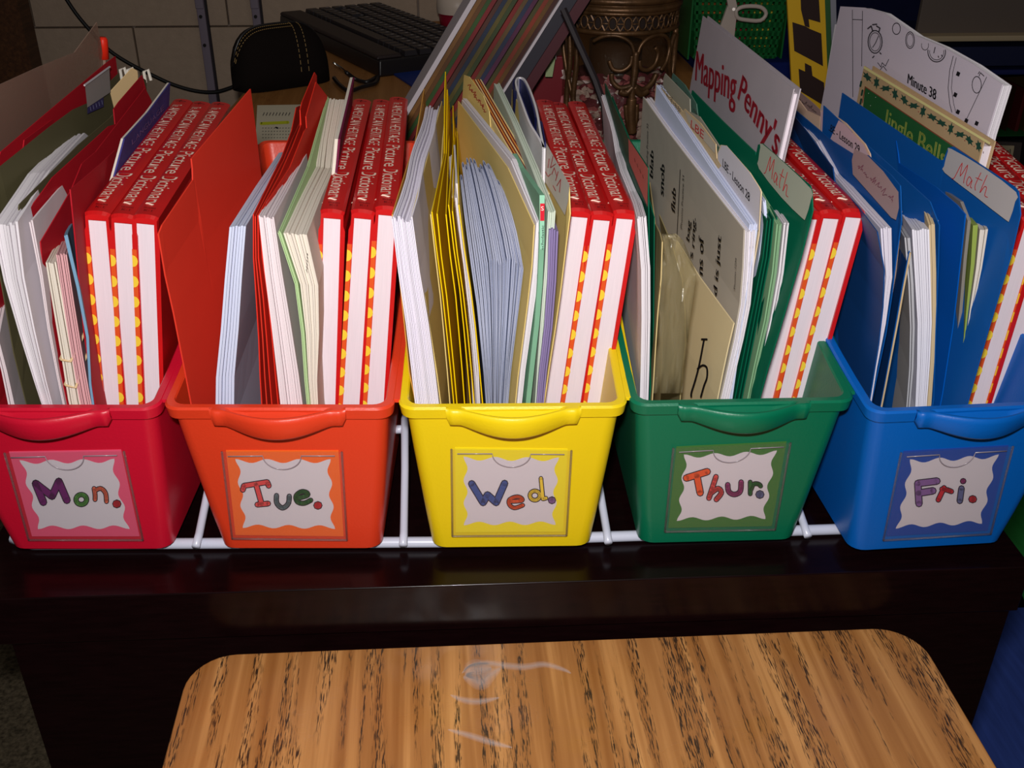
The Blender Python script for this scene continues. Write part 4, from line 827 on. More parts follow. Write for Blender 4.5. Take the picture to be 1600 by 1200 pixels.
s = Sheet([(1176, 620), (1203, 500), (1217, 420), (1226, 365), (1224, 350)], [(1200, 320), (1186, 300)], .606, .70, 'thu'); stack('white_sheets', s, WHITE, 4, .0042, .0042, r)
# picture book
Zt = .324
def flatbook(ft, bt, fb, bb, t, cover_m, label, title):
    """rigid upright book: near-top, far-top, near-bottom, far-bottom pixel on the cover"""
    A = UZ(ft, Zt); B_ = UZ(bt, Zt); C_ = UY(fb, A.y); dn = (C_ - A) / (A.z - C_.z)      # drift per metre down
    H = Zt - .05; LA = A + dn * H; LB = B_ + dn * H; nrm = Vector(((B_ - A).y, -(B_ - A).x, 0)).normalized(); nrm = nrm if nrm.x > 0 else -nrm
    e = empty('picture_book', (LA + LB) / 2, label, 'book')
    g = (B_ - A)
    def slab(name, o0, o1, i, m): return obj(name, *prism([A + g * i * .01 + nrm * o0 + dn * i * .004, B_ - g * i * .01 + nrm * o0 + dn * i * .004, LB - g * i * .01 + nrm * o0, LA + g * i * .01 + nrm * o0], nrm * (o1 - o0)), m, e)
    slab('front_cover', 0, .0009, 0, cover_m); slab('page_block', .001, t - .001, 1, mat('book_pages', (226, 214, 222))); slab('back_cover', t - .0009, t, 0, cover_m)
    return e, Plane(A, B_, LB)
e, pl = flatbook((1240, 139), (1098, 25), (1216, 245), (1078, 125), .0052, mat('book_silver', (176, 166, 172), .45, .45, noise=.03), 'tall silver-grey picture book lettered "Mapping Penny\'s" in dark red', None)
dkred = mat('title_red', (150, 22, 40), .6, .3)
textp('title_lettering', 'Mapping', pl, Q7(665, 100), Q7(915, 240), Q7(675, -92), dkred, e, .0009, bold=.0012)
textp('title_lettering', 'Penny\'s', pl, Q7(930, 215), Q7(1170, 575), Q7(965, 60), dkred, e, .0009, bold=.0012)
textp('title_lettering', 'World', pl, Q7(800, 520), Q7(960, 680), Q7(805, 350), dkred, e, .0009, bold=.001)
s = Sheet([(1186, 618), (1222, 500), (1254, 390), (1269, 330)], [(1270, 300), (1268, 290), (1193, 224), (1186, 226), (1181, 244), (1180, 238), (1130, 190), (1082, 141)], .592, .86, 'thu', curl=.4)
r = empty('file_folder', s.at(.8, .014), 'green folder with a large tab handwritten "Math" in red', FC, 'Thursday folders'); leaf('leaf', s, fold_green, .0009, r); pf = Plane(s.at(s.Yf, .2), s.at(s.Yf, .27), s.at(s.Yb, s.ztop(s.Yb)))
o = outline_part('tab_label', s.plane, smooth_poly(P7((1085, 500), (1240, 635), (1390, 782), (1388, 850), (1355, 962), (1330, 960), (1200, 830), (1064, 655), (1060, 600), (1072, 520)), 2, True), M_('tab_grey_green', (160, 164, 148)), r, .0022)
def math_script(pl, f, m, parent, offs=.0028, w_=1.1):
    G = [[(0, 0), (.05, .1), (.12, .9), (.17, .3), (.26, .95), (.28, .3), (.30, .1)], [(.46, .42), (.38, .5), (.36, .2), (.42, .08), (.47, .42), (.48, .12), (.52, .08)], [(.62, .95), (.58, .3), (.62, .08)], [(.54, .62), (.70, .66)], [(.78, 1), (.74, .1), (.80, .45), (.86, .45), (.87, .1), (.95, .08)]]
    for g in G: ink('handwriting', pl, [[f(u, v) for u, v in smooth_poly(g, 3)]], w_, m, parent, offs)
def aff(o_, a_, b_): return lambda u, v: (o_[0] + (a_[0] - o_[0]) * u + (b_[0] - o_[0]) * v, o_[1] + (a_[1] - o_[1]) * u + (b_[1] - o_[1]) * v)
math_script(s.plane, aff(Q7(1095, 680), Q7(1250, 850), Q7(1120, 545)), hand_red, r)
s = Sheet([(1152, 618), (1200, 400)], P7((900, 540), (680, 250)), .65, .885, 'thu'); o = leaf('file_folder', s, M_('film_grey', (130, 140, 130)), .0007, None, s.at(.8, .014)); tag(o, 'thin grey sheet edge between the green folders', FC, 'Thursday folders')
# ---------- FRI
def R1(*a): return [(1200 + x / 4, 100 + y / 4) for x, y in a]
def R2(*a): return [(1200 + x / 4, 350 + y / 4) for x, y in a]
R1q = lambda x, y: (1200 + x / 4, 100 + y / 4)
def flap(F, T, yf, yb, m, label=None, t=.0008, parent=None, curl=.5):
    s = Sheet(F, T, yf, yb, 'fri', curl=curl)
    if parent is None:
        r = empty('file_folder', s.at(.8, .014), label, FC, 'Friday folders')
    else: r = parent
    leaf('leaf', s, m, t, r); return s, r
s, r0 = flap([(1357, 632), (1372, 540), (1381, 461), (1381, 422), (1373, 385), (1370, 362)], R1((560, 890), (405, 735), (408, 650), (370, 600), (250, 430), (135, 290)), .592, .885, fold_navy, 'dark blue folder at the left wall of the blue bin')
s = Sheet([(1366, 560), (1379, 480), (1383, 400), (1376, 356)], R1((560, 870), (400, 690), (300, 480), (150, 310)), .596, .89, 'fri'); o = stack('paper_stack', s, mat('lilac_white_paper', (226, 220, 234)), 6, .0035, .0075); tag(o, 'lilac-white papers in the leftmost dark blue folder', 'papers', 'loose papers in the bins')
s, r = flap([(1360, 632), (1388, 500), (1400, 400), (1408, 345)], R1((824, 800), (820, 760), (760, 690), (620, 570), (525, 560), (400, 480), (150, 270)), .600, .885, fold_blue, 'blue folder with a pinkish script tab in front of lesson tab', parent=None)
outline_part('tab_label', s.plane, R1((540, 530), (620, 570), (720, 670), (815, 800), (818, 900), (800, 975), (770, 960), (530, 690), (524, 600)), M_('tab_rose_grey', (176, 150, 150)), r, .0018)
for k in range(6): scribble(s.plane, R1q(560 + k * 38, 640 + k * 38), R1q(590 + k * 38, 668 + k * 38), 8, mat('mauve_pen', (150, 90, 110), .7), r, 2, .8, 80 + k, offs=.0026)
s, r = flap([(1368, 620), (1392, 480), (1402, 400), (1408, 330)], R1((640, 600), (632, 560), (600, 500), (480, 370), (350, 280), (330, 290), (325, 330), (240, 290), (165, 190)), .64, .885, M_('folder_peach', (220, 186, 160)), 'peach folder with a pink-white tab typed "LBE - Lesson 29"')
outline_part('tab_label', s.plane, R1((345, 285), (480, 378), (600, 508), (630, 575), (628, 600), (500, 600), (330, 430), (328, 310)), M_('tab_pinkwhite', (216, 182, 190)), r, .0012)
textp('typed_label', 'LBE - Lesson 29', s.plane, R1q(375, 410), R1q(570, 560), R1q(378, 362), typed, r, .0018, bold=.0002); textp('typed_label', 'u - uam & b', s.plane, R1q(395, 500), R1q(505, 605), R1q(398, 470), typed, r, .0018, bold=.0002)
s, r = flap([(1366, 620), (1392, 480), (1400, 380), (1402, 330)], R1((400, 420), (330, 345), (320, 290), (280, 250), (180, 165), (165, 170)), .66, .89, M_('folder_dullrose', (150, 124, 120)), 'dull rose folder tab beside the picture book')
for k in range(4): scribble(s.plane, R1q(180 + k * 32, 205 + k * 26), R1q(205 + k * 32, 225 + k * 26), 5, mat('grey_pen', (90, 80, 80)), r, 2, .6, 90 + k, offs=.0014)
# manila + plastic + white papers
s, r = flap([(1376, 632), (1400, 500), (1414, 420), (1420, 392)], [(1392, 345)], .602, .72, fold_blue, 'blue folder holding the white and beige papers'); 
s = Sheet([(1377, 632), (1402, 500), (1416, 420), (1421, 395)], [(1402, 366)], .601, .68, 'fri'); o = leaf('file_folder', s, M_('folder_cream', (206, 180, 140)), .0012, None, s.at(.64, .014)); tag(o, 'thin cream folder edge inside the blue bin', FC, 'Friday folders')
s = Sheet([(1416, 632), (1422, 560), (1427, 465)], [(1412, 442)], .625, .70, 'fri'); o = leaf('letter_card', s, M_('card_brown', (140, 118, 92)), .0010, None, s.at(.66, .014)); tag(o, 'brown-beige card behind clear plastic in the blue bin', 'card')
s = Sheet([(1418, 632), (1424, 540), (1420, 440), (1414, 372)], [(1390, 335)], .603, .70, 'fri'); o = stack('paper_stack', s, mat('cool_grey_paper', (190, 190, 196), .8, .15, island=.1), 3, .003, .004); tag(o, 'grey-white papers left of the bright white ones, blue bin', 'papers', 'loose papers in the bins')
s = Sheet([(1430, 632), (1434, 520), (1428, 420), (1424, 358)], [(1392, 312)], .602, .72, 'fri'); o = stack('paper_stack', s, mat('bright_paper', (236, 234, 246), .8, .15, island=.06), 7, .0085, .0118); tag(o, 'bright white paper bundle in the middle of the blue bin', 'papers', 'loose papers in the bins')
s = Sheet([(1444, 632), (1452, 520), (1452, 420), (1450, 350)], R1((960, 880), (830, 800)), .604, .76, 'fri'); o = stack('paper_stack', s, mat('manila_paper', (214, 190, 150), .8, .15, island=.06), 3, .0056, .0048); tag(o, 'manila-coloured sheets right of the bright white bundle', 'papers', 'loose papers in the bins')
s = Sheet([(1436, 600), (1458, 420), (1462, 345)], R1((960, 880), (780, 730)), .612, .78, 'fri'); o = stack('paper_stack', s, WHITE, 2, .0012, .0016); tag(o, 'thin white sheets against the big bright blue folder', 'papers', 'loose papers in the bins')
# big bright blue folders
fb_ = M_('folder_bright_blue', (0, 90, 186), rough=.45)
s, r = flap([(1458, 630), (1462, 500), (1466, 400), (1467, 352)], R1((1000, 860), (820, 700), (640, 540), (480, 400), (330, 260)), .604, .80, fold_blue, 'blue folder pressed behind the manila sheets')
s, r = flap([(1470, 628), (1490, 500), (1502, 390), (1508, 335)], R1((1180, 880), (1050, 770), (818, 620), (812, 560), (800, 480), (640, 360), (500, 280), (480, 290)), .606, .885, fb_, 'large bright blue folder with an untouched blank tab', curl=.4)
s = Sheet([(1480, 620), (1496, 520), (1506, 400), (1512, 345)], R1((1200, 860), (1000, 720), (830, 590)), .612, .80, 'fri'); o = leaf('plastic_sleeve', s, mat('grey_sleeve', (140, 134, 130), .3, .5), .0022, None, s.at(.7, .014)); tag(o, 'grey plastic sleeve edge behind the bright blue folder', 'sleeve')
s = Sheet([(1503, 560), (1510, 480), (1518, 400), (1520, 352)], R1((1240, 960), (1180, 880)), .602, .68, 'fri'); s.zb = .06; r = empty('worksheet_bundle', s.at(.64, .06), 'small green and white booklet left of the blue Math folder', 'papers', 'loose papers in the bins'); stack('green_sheet', s, mat('olive_green_paper', (150, 170, 80), .8, .15), 2, .001, .0042, r)
s = Sheet([(1505, 560), (1516, 480), (1528, 400), (1531, 360)], R1((1300, 990), (1245, 945)), .602, .68, 'fri'); s.zb = .06; stack('white_sheets', s, paper_c, 3, .0008, .0062, r)
s, r = flap([(1512, 627), (1545, 510), (1582, 390), (1594, 335)], [(1592, 300), (1586, 292), (1490, 229), (1482, 231), (1474, 250), (1468, 250), (1400, 203), (1316, 145)], .580, .852, fold_blue, 'blue folder with a large tab handwritten "Math" in red', curl=.4)
outline_part('tab_label', s.plane, smooth_poly(R1((1145, 530), (1350, 650), (1550, 800), (1545, 860), (1510, 972), (1480, 970), (1300, 830), (1105, 680), (1100, 640), (1125, 545)), 2, True), M_('tab_grey', (176, 170, 170)), r, .0022)
math_script(s.plane, aff(R1q(1150, 715), R1q(1380, 850), R1q(1190, 590)), hand_red, r, w_=1.2)
# Jingle Bells book
Zt = .295
e, pl = flatbook((1537, 221), (1350, 103), (1526, 262), (1341, 160), .0085, mat('cover_tan', (190, 160, 120), .5, .35, noise=.04), 'tan-bordered green songbook lettered "Jingle Bells" with holly leaves', None)
edge = outline_part('cover_edge_stripe', pl, R1((600, 12), (1390, 490), (1385, 505), (597, 28)), mat('cover_light_yellow', (232, 220, 150), .5, .3), e, .0006)
outline_part('green_panel', pl, R1((607, 145), (1340, 640), (1310, 900), (575, 450)), mat('panel_green', (34, 92, 48), .5, .35, noise=.05), e, .0006)
ink('panel_border', pl, [R1((590, 240), (607, 142), (1320, 620))], 1.4, mat('border_brown', (140, 70, 50), .6), e, .0009)
textp('title_lettering', 'Jingle Bells', pl, R1q(718, 385), R1q(1100, 655), R1q(735, 270), mat('title_lime', (176, 190, 90), .6), e, .0010, bold=.0003)
hol = mat('holly_green', (30, 72, 56), .6); ber = mat('berry_red', (170, 50, 50), .6)
for k in range(13):
    cx_, cy_ = 620 + k * 58, 80 + k * 36; an = .9 + .9 * math.sin(k * 2.3); P = []
    for j in range(12):
        a = 2 * math.pi * j / 12; rr = (42 if j % 2 == 0 else 22); x_, y_ = rr * math.cos(a), rr * .5 * math.sin(a); P.append((cx_ + x_ * math.cos(an) - y_ * math.sin(an), cy_ + x_ * math.sin(an) + y_ * math.cos(an)))
    outline_part('holly_leaf', pl, R1(*P), hol, e, .0010); c_ = R1((cx_ + 30, cy_ + 38)); ink('holly_berry', pl, [[c_[0], (c_[0][0] + .1, c_[0][1])]], 1.5, ber, e, .0010)
for k in range(3): 
    c_ = R1((583 + (k % 2) * 8, 110 + k * 55)); ink('holly_leaf', pl, [[c_[0], (c_[0][0] - 1.5, c_[0][1] + 7)]], 3, hol, e, .0010)
for x_, y_ in ((628, 183), (672, 208), (760, 370), (640, 260)): ink('snow_dot', pl, [R1((x_, y_), (x_ + .5, y_))], 1.3, mat('snow_dot', (210, 220, 200), .6), e, .001)
# Minute worksheet stack
Zt = .325
A = UZ((1566, 132), Zt); B_ = UZ((1313, 10), Zt)
topc = [(1566, 132), (1520, 100), (1470, 72), (1430, 55), (1380, 20), (1350, 12), (1313, 10)]
s = Sheet([(1530, 262), (1541, 213), (1566, 132)], topc[1:], A.y, B_.y); s.zb = .03; s.rim = 1
r = empty('worksheet_pad', s.at(.8, .03), 'tall white worksheet pad titled "Minute 38" with clock drawings', 'papers')
leaf('top_sheet', s, mat('pad_white', (204, 192, 204), .8, .2), .0008, r)
V, F = join(*[s.mesh(.0009, .0009, shift=(.0012 + k * .0011, .0012 + k * .0011), dY=random.uniform(-.001, .001) , dZ=-random.uniform(.0005, .002)) for k in range(6)]); obj('pages', V, F, WHITE, r)
s2 = Sheet([(1530, 262), (1541, 213), (1560, 140)], [(1400, 60), (1322, 38), (1306, 38)], A.y + .01, B_.y + .015); s2.zb = .03; s2.rim = 1; leaf('back_sheet', s2, WHITE, .0008, r, shift=-1)
pl = Plane(s.at(A.y, .2), s.at(A.y, .33), s.at(B_.y, .33)); W_ = lambda *a: [(1050 + x / 2.909, y / 2.909) for x, y in a]; Wq = lambda x, y: (1050 + x / 2.909, y / 2.909)
textp('title_lettering', 'Minute 38', pl, Wq(1070, 378), Wq(1198, 455), Wq(1074, 332), typed, r, .0012, bold=.0004)
gl = mat('line_grey', (60, 56, 64), .7)
def line(paths, w_=.9, m=gl): ink('clock_drawing', pl, paths, w_, m, r, .0012)
line([W_((820, 45), (822, 440))]); line([W_((866, 50), (862, 300))]); line([W_((820, 88), (866, 90))]); line([W_((1430, 350), (1330, 560))])
def ell(cx_, cy_, rx, ry, n=18, a0=0, a1=360): return W_(*[(cx_ + rx * math.cos(math.radians(a0 + (a1 - a0) * k / n)), cy_ + ry * math.sin(math.radians(a0 + (a1 - a0) * k / n))) for k in range(n + 1)])
line([ell(923, 190, 32, 52)], 1.6); line([ell(923, 190, 25, 42)]); line([W_((925, 195), (912, 215)), W_((925, 195), (938, 165))], 1.2); line([W_((890, 130), (905, 118), (912, 140)), W_((930, 118), (945, 128), (940, 145)), W_((912, 112), (930, 110))], 2)
line([W_((935, 285), (950, 305), (955, 285), (970, 300), (985, 270))], 1); line([W_((940, 325), (960, 300), (975, 320))], 1); line([W_((918, 255), (912, 262)), W_((945, 240), (950, 245))], 1.8)
line([ell(1020, 130, 18, 26)], 1.1); line([ell(1082, 182, 20, 38)], 1.1); line([ell(1082, 182, 15, 30)], .7); line([ell(1150, 205, 16, 22, a0=-20, a1=200)], .8); line([ell(1203, 235, 40, 46, a0=-10, a1=190)], 1.4); line([ell(1203, 235, 32, 37, a0=-10, a1=190)], .8); line([W_((1190, 240), (1196, 215)), W_((1210, 255), (1212, 260)), W_((1225, 250), (1228, 255))], 1.4)
line([W_((1278, 255), (1262, 320), (1255, 400), (1262, 470), (1272, 510))], 1); line([W_((1292, 262), (1276, 330), (1270, 400), (1280, 470), (1290, 510))], .8)
for x_, y_ in ((1300, 335), (1287, 430), (1299, 508), (1337, 548), (1384, 560)):
    outline_part('clock_mark', pl, W_((x_ - 10, y_ + 6), (x_ - 3, y_ - 12), (x_ + 11, y_ - 4), (x_ + 4, y_ + 13)), typed, r, .0012)
line([ell(1385, 385, 21, 38)], 1.1); line([W_((1396, 345), (1402, 330), (1418, 345)), W_((1392, 335), (1398, 325))], 1.1)
# ================================================================== BACKGROUND: teacher's desk and what stands on it
DT = .080
dwood = wood('desk_wood', (150, 100, 52), (176, 122, 68), (110, 70, 36), .45, 14, .3, fleck=.3)[0]
e1, e2 = UZ((362, 165), DT), UZ((386, 138), DT); d_ = (e2 - e1).normalized(); Y1 = 2.27
td = empty('teacher_desk', (.1, 1.6, FLOOR), 'wood-topped teacher desk behind the cabinet, holding the keyboard', 'desk')
xl1 = e1.x + d_.x / d_.y * (1.05 - e1.y); xl2 = e1.x + d_.x / d_.y * (Y1 - e1.y)
P = [Vector((xl1 - .0, 1.05, DT)), Vector((.62, 1.05, DT)), Vector((.62, 1.62, DT)), Vector((.40, Y1, DT)), Vector((xl2, Y1, DT))]
bev(obj('desktop', *prism(P, (0, 0, -.028)), dwood, td), .002)
obj('modesty_panel', *box((.1, 1.12, -.36), (.75, .02, .70)), mah, td)
for x, y in ((-.22, 1.15), (.55, 1.15), (-.2, 2.15), (.38, 2.15)): obj('leg', *box((x, y, -.36), (.04, .04, .72)), mleg, td)
# keyboard
kz = DT + .028
kN, kL, kR, kF = UZ((591, 95), kz), UZ((434, 22), kz), UZ((692, 56), kz), None
ux = (kL - kN); uy = (kR - kN); W_k = ux.length; D_k = uy.length; ux.normalize(); uy = (uy - ux * uy.dot(ux)).normalized()
kb = empty('keyboard', (kN + kL) / 2 + uy * D_k / 2, 'black computer keyboard lying diagonally on the teacher desk', 'keyboard')
blk = mat('black_plastic', (26, 22, 24), .35, .5); keyc = mat('key_black', (40, 36, 40), .4, .5); legend = mat('key_legend', (150, 146, 150), .6)
def kq(a, b, z): return kN + ux * a + uy * b + Vector((0, 0, z))
def kbox(a0, a1, b0, b1, z0, z1, ins=0):
    V = [kq(a0, b0, z0), kq(a1, b0, z0), kq(a1, b1, z0), kq(a0, b1, z0), kq(a0 + ins, b0 + ins, z1), kq(a1 - ins, b0 + ins, z1), kq(a1 - ins, b1 - ins, z1), kq(a0 + ins, b1 - ins, z1)]
    return V, [(3, 2, 1, 0), (4, 5, 6, 7), (0, 1, 5, 4), (1, 2, 6, 5), (2, 3, 7, 6), (3, 0, 4, 7)]
bev(obj('case', *kbox(0, W_k, 0, D_k, -.028, 0, .003), blk, kb), .004)
bev(obj('wrist_rest', *kbox(.006, W_k - .006, -.0, .050, 0, .006, .004), mat('wrist_rest', (44, 34, 34), .5, .4), kb), .003)
kw = (W_k - .02) / 21; kd = (D_k - .062) / 6
kme = {}
for r_ in range(6):
    for c_ in range(21):
        if r_ == 0 and 5 <= c_ <= 14 and c_ != 5: continue
        a0 = .010 + c_ * kw; a1 = a0 + kw * .9; b0 = .054 + r_ * kd
        if r_ == 0 and c_ == 5: a1 = a0 + kw * 9.9
        if c_ in (15, 19) and r_ in (2,): continue
        V, F = kbox(a0, a1, b0, b0 + kd * .86, .0, .008, .0018)
        o = obj('key', V, F, keyc, kb, loc=V[0])
V = []; F = []
for r_ in range(1, 6):
    for c_ in range(21):
        a0 = .010 + c_ * kw + kw * .25; b0 = .054 + r_ * kd + kd * .45; n = len(V); V += [kq(a0, b0, .0083), kq(a0 + kw * .28, b0, .0083), kq(a0 + kw * .28, b0 + kd * .22, .0083), kq(a0, b0 + kd * .22, .0083)]; F.append((n, n + 1, n + 2, n + 3))
obj('key_lettering', V, F, legend, kb)['kind'] = 'stuff'
# red notebook edge behind the keyboard, monitor foot, dark box
a, b_ = UZ((438, 20), DT + .01), UZ((490, 6), DT + .01); c_ = UZ((470, -30), DT + .01)
o = obj('notebook', *prism([a + Vector((0, .0, 0)), UZ((462, 23), DT + .01), UZ((560, -5), DT + .01), c_], (0, 0, .008)), mat('crimson_cover', (176, 20, 48), .5), loc=a); tag(o, 'crimson notebook corner poking out behind the black keyboard', 'notebook')
p = UZ((660, 24), DT); mf = empty('monitor_stand', (p.x, p.y, DT), 'black monitor foot on the desk left of the red cup', 'monitor stand')
bev(obj('foot', *box((p.x - .02, p.y + .05, DT + .010), (.16, .12, .02)), blk, mf), .005); bev(obj('neck', *box((p.x - .03, p.y + .10, DT + .10), (.06, .03, .18)), blk, mf), .004)
p = UZ((575, 32), DT); pt_ = empty('desk_tray', (p.x, p.y, DT), 'dark glossy desk tray behind the keyboard', 'tray'); bev(obj('tray_base', *box((p.x - .03, p.y + .14, DT + .008), (.26, .2, .016)), blk, pt_), .004)
for k in range(3): bev(obj('tray_slot', *box((p.x - .03, p.y + .10 + .03 * k, DT + .022 + .006 * k), (.22, .012, .014)), mat('slot_grey', (54, 50, 58), .3, .6), pt_), .003)
# mouse pad / blue folder under the keyboard's right
o = obj('folder_pad', *prism([UZ(q_, DT + .001) for q_ in ((598, 106), (662, 148), (720, 128), (700, 92), (640, 92))], (0, 0, .003)), mat('royal_blue_card', (10, 44, 120), .6), loc=UZ((650, 120), DT)); tag(o, 'royal blue card folder lying on the desk beside the keyboard', 'folder')
# cup
p = UZ((716, 62), DT); cup = empty('cup', (p.x, p.y, DT), 'dark red cup with a white lid on the teacher desk', 'cup'); h0 = UY((716, 17), p.y).z - DT
obj('body', *lathe((p.x, p.y, DT), [(.0, .001), (.030, .001), (.034, h0 * .5), (.038, h0), (.036, h0)], 28), mat('cup_red', (140, 12, 40), .4), cup, smooth=True)
obj('lid', *lathe((p.x, p.y, DT), [(.040, h0 - .002), (.041, h0 + .01), (.039, h0 + .03), (.030, h0 + .036), (0, h0 + .036)], 28), mat('lid_cream', (214, 196, 180), .4), cup, smooth=True)
# pencil case
pb = UZ((448, 152), DT); cl_, cr_ = UZ((380, 150), DT), UZ((528, 128), DT)
ax = (cr_ - cl_).normalized(); Lc = (cr_ - cl_).length; ay = Vector((-ax.y, ax.x, 0)); fabric = mat('black_fabric', (24, 18, 16), .9, .1, bump=.4, bscale=600)
pc = empty('pencil_case', cl_ + ax * Lc / 2 + ay * .035, 'black fabric pencil case with tan stitching, zip facing left', 'pencil case')
def case_p(u, v, r=1.0):   # u along, v around
    h = .094 * (1 - abs(2 * u - 1) ** 4.0) ** .5 * r; dpt = .038 * (1 - abs(2 * u - 1) ** 5) ** .5 * r; a_ = math.pi * v
    cx_ = abs(math.cos(a_)) ** .65 * (1 if math.cos(a_) > 0 else -1)
    return cl_ + ax * (Lc * u) + ay * (.038 - dpt * cx_) + Vector((0, 0, h * math.sin(a_) ** .75 + .001))
V = []; F = []; nu, nv_ = 24, 14
for i in range(nu + 1):
    for j in range(nv_ + 1): V.append(case_p(max(.0004, min(.9996, i / nu)), j / nv_))
for i in range(nu):
    for j in range(nv_): a_ = i * (nv_ + 1) + j; F.append((a_, a_ + nv_ + 1, a_ + nv_ + 2, a_ + 1))
F.append(tuple(i * (nv_ + 1) for i in range(nu + 1))[::-1] + tuple(i * (nv_ + 1) + nv_ for i in range(nu + 1)))
obj('body', V, F, fabric, pc, smooth=True)
tan = mat('tan_thread', (150, 120, 70), .7)
for us in (.62, .70):
    for k in range(14): v0 = .05 + k * .035; obj('stitch', *tube([case_p(us, v0, 1.012), case_p(us + .001, v0 + .022, 1.012)], .0007, 4), tan, pc) if k % 1 == 0 else None
for vs in (.40, .46):
    pts = [case_p(.03 + .6 * k / 30, vs, 1.013) for k in range(31)]
    for k in range(0, 30): obj('stitch', *tube([pts[k], pts[k] + (pts[k + 1] - pts[k]) * .6], .0007, 4), tan, pc)
obj('zip', *tube([case_p(.02 + .9 * k / 20, .5, 1.005) for k in range(21)], .0022, 6), mat('zip_black', (30, 28, 30), .3, .5), pc, smooth=True)
zp = [UZ((521, 98), DT + .04), UZ((532, 106), DT + .03), UZ((541, 113), DT + .02)]
obj('zip_pull', *tube(zp, [.0018, .0026, .0020], 8), mat('chrome', (214, 214, 210), .15, .5, metal=1), pc, smooth=True)
obj('strap', *tube(smooth_poly([tuple(zp[-1])] + [tuple(UZ(q_, DT + .006)) for q_ in ((556, 124), (574, 128), (590, 120), (586, 130), (565, 136), (545, 142), (530, 132), (522, 122))], 4), .0035, 8), blk, pc, smooth=True)
# cable against the wall
pts = [UY(q_, WALLY - .03) for q_ in ((92, -20), (118, 20), (145, 52), (170, 78), (200, 98), (235, 116), (270, 132), (305, 142), (335, 144), (358, 138), (378, 130), (392, 124))]
o = obj('cable', *tube(smooth_poly([tuple(p) for p in pts], 4), .0042, 8), mat('cable_black', (14, 12, 14), .5), loc=pts[0], smooth=True); tag(o, 'thick black cable drooping along the painted block wall', 'cable')
# list paper with yellow highlighter
pp = [UZ(q_, DT + .0015) for q_ in ((398, 215 + 30), (402, 165), (545, 163), (560, 215 + 30))]
o = obj('paper_sheet', *prism(pp, (0, 0, .0006)), mat('list_paper', (226, 216, 190), .8), loc=pp[0]); tag(o, 'printed list with a yellow highlighter line behind the orange bin', 'paper'); sh = o
hp = Plane(pp[0], pp[1], pp[2])
ink('highlighter_line', hp, [[(408, 193), (450, 191)]], 4.5, mat('highlighter', (214, 220, 30), .7), sh, .0012)
for k in range(9): ink('list_text', hp, [[(413 + k * 5, 176), (411 + k * 5, 180)]], 1.2, mat('pencil_grey', (90, 84, 84), .7), sh, .0012)
for r_ in range(4):
    for k in range(11): ink('list_text', hp, [[(410 + k * 4.5, 200 + r_ * 5), (411.5 + k * 4.5, 199.8 + r_ * 5)]], .8, mat('pencil_grey', (90, 84, 84), .7), sh, .0012)
ink('list_mark', hp, [[(431, 199), (434, 200)]], 2.2, typed, sh, .0013)
# leaning file of thin coloured books behind the bins
YS = 1.17; c0 = UY((655, 145), YS); c1 = UY((747, -10), YS); dl_ = (c1 - c0).normalized(); nx_ = Vector((dl_.z, 0, -dl_.x))
g0 = c0 - dl_ * ((c0.z - DT) / dl_.z); wdt = (UY((790, 150), YS) - UY((652, 150), YS)).x * nx_.x
def slab(name, o0, o1, m, ln=.46, dp=.065, y0=0, parent=None, lift=None):
    b0 = g0 + nx_ * o0; up = -(b0.z - DT) / dl_.z if b0.z < DT else 0; b0 = b0 + dl_ * (up + .0); b1 = g0 + nx_ * o1; 
    if b1.z < DT: b1 = b1 + dl_ * (-(b1.z - DT) / dl_.z)
    e0 = g0 + nx_ * o0 + dl_ * ln; e1_ = g0 + nx_ * o1 + dl_ * ln
    return obj(name, *prism([b0 + Vector((0, y0, .0005)), b1 + Vector((0, y0, .0005)), e1_ + Vector((0, y0, 0)), e0 + Vector((0, y0, 0))], (0, dp, 0)), m, parent, loc=None if parent else b0)
o = slab('display_board', -.0030, .0022, mat('white_board_edge', (200, 190, 196), .5, .3)); tag(o, 'large white board leaning at the left of the coloured readers', 'board')
cols = [(150, 100, 44), (120, 74, 30), (60, 96, 40), (148, 34, 40), (96, 52, 40), (44, 56, 84), (110, 96, 40), (70, 84, 44), (150, 40, 36), (120, 90, 50), (52, 60, 92), (104, 44, 84), (90, 84, 40), (160, 60, 36), (120, 80, 30), (84, 40, 32)]
cn = ['tan', 'brown', 'green', 'crimson', 'russet', 'slate blue', 'olive yellow', 'moss green', 'scarlet', 'khaki', 'dusk blue', 'plum', 'olive', 'burnt orange', 'amber', 'chestnut']
nb = len(cols); off_ = .0028
for k, c_ in enumerate(cols):
    w_ = (wdt - .008) / nb; o = slab('reader_book', off_, off_ + w_ * .93, mat('reader_%s' % cn[k].replace(' ', '_'), tuple(x_ * .8 for x_ in c_), .5, .3, noise=.35, nscale=26, stretch=(1, 1, .3)), .46, .065, .0015 * (k * 5 % 4)); off_ += w_
    tag(o, 'thin %s reader in the leaning row behind the yellow bin' % cn[k], 'book', 'leaning readers behind the bins')
o = slab('display_board', off_, off_ + .0028, mat('white_board_edge', (200, 190, 196))); tag(o, 'narrow white board leaning at the right of the coloured readers', 'board')
o = slab('binder', off_ + .0032, off_ + .016, mat('charcoal_board', (38, 34, 46), .5)); tag(o, 'charcoal binder leaning right of the coloured readers', 'binder')
o = slab('binder', off_ + .0165, off_ + .028, mat('maroon_board', (70, 12, 26), .5), .40); tag(o, 'maroon binder leaning beneath the charcoal one', 'binder')
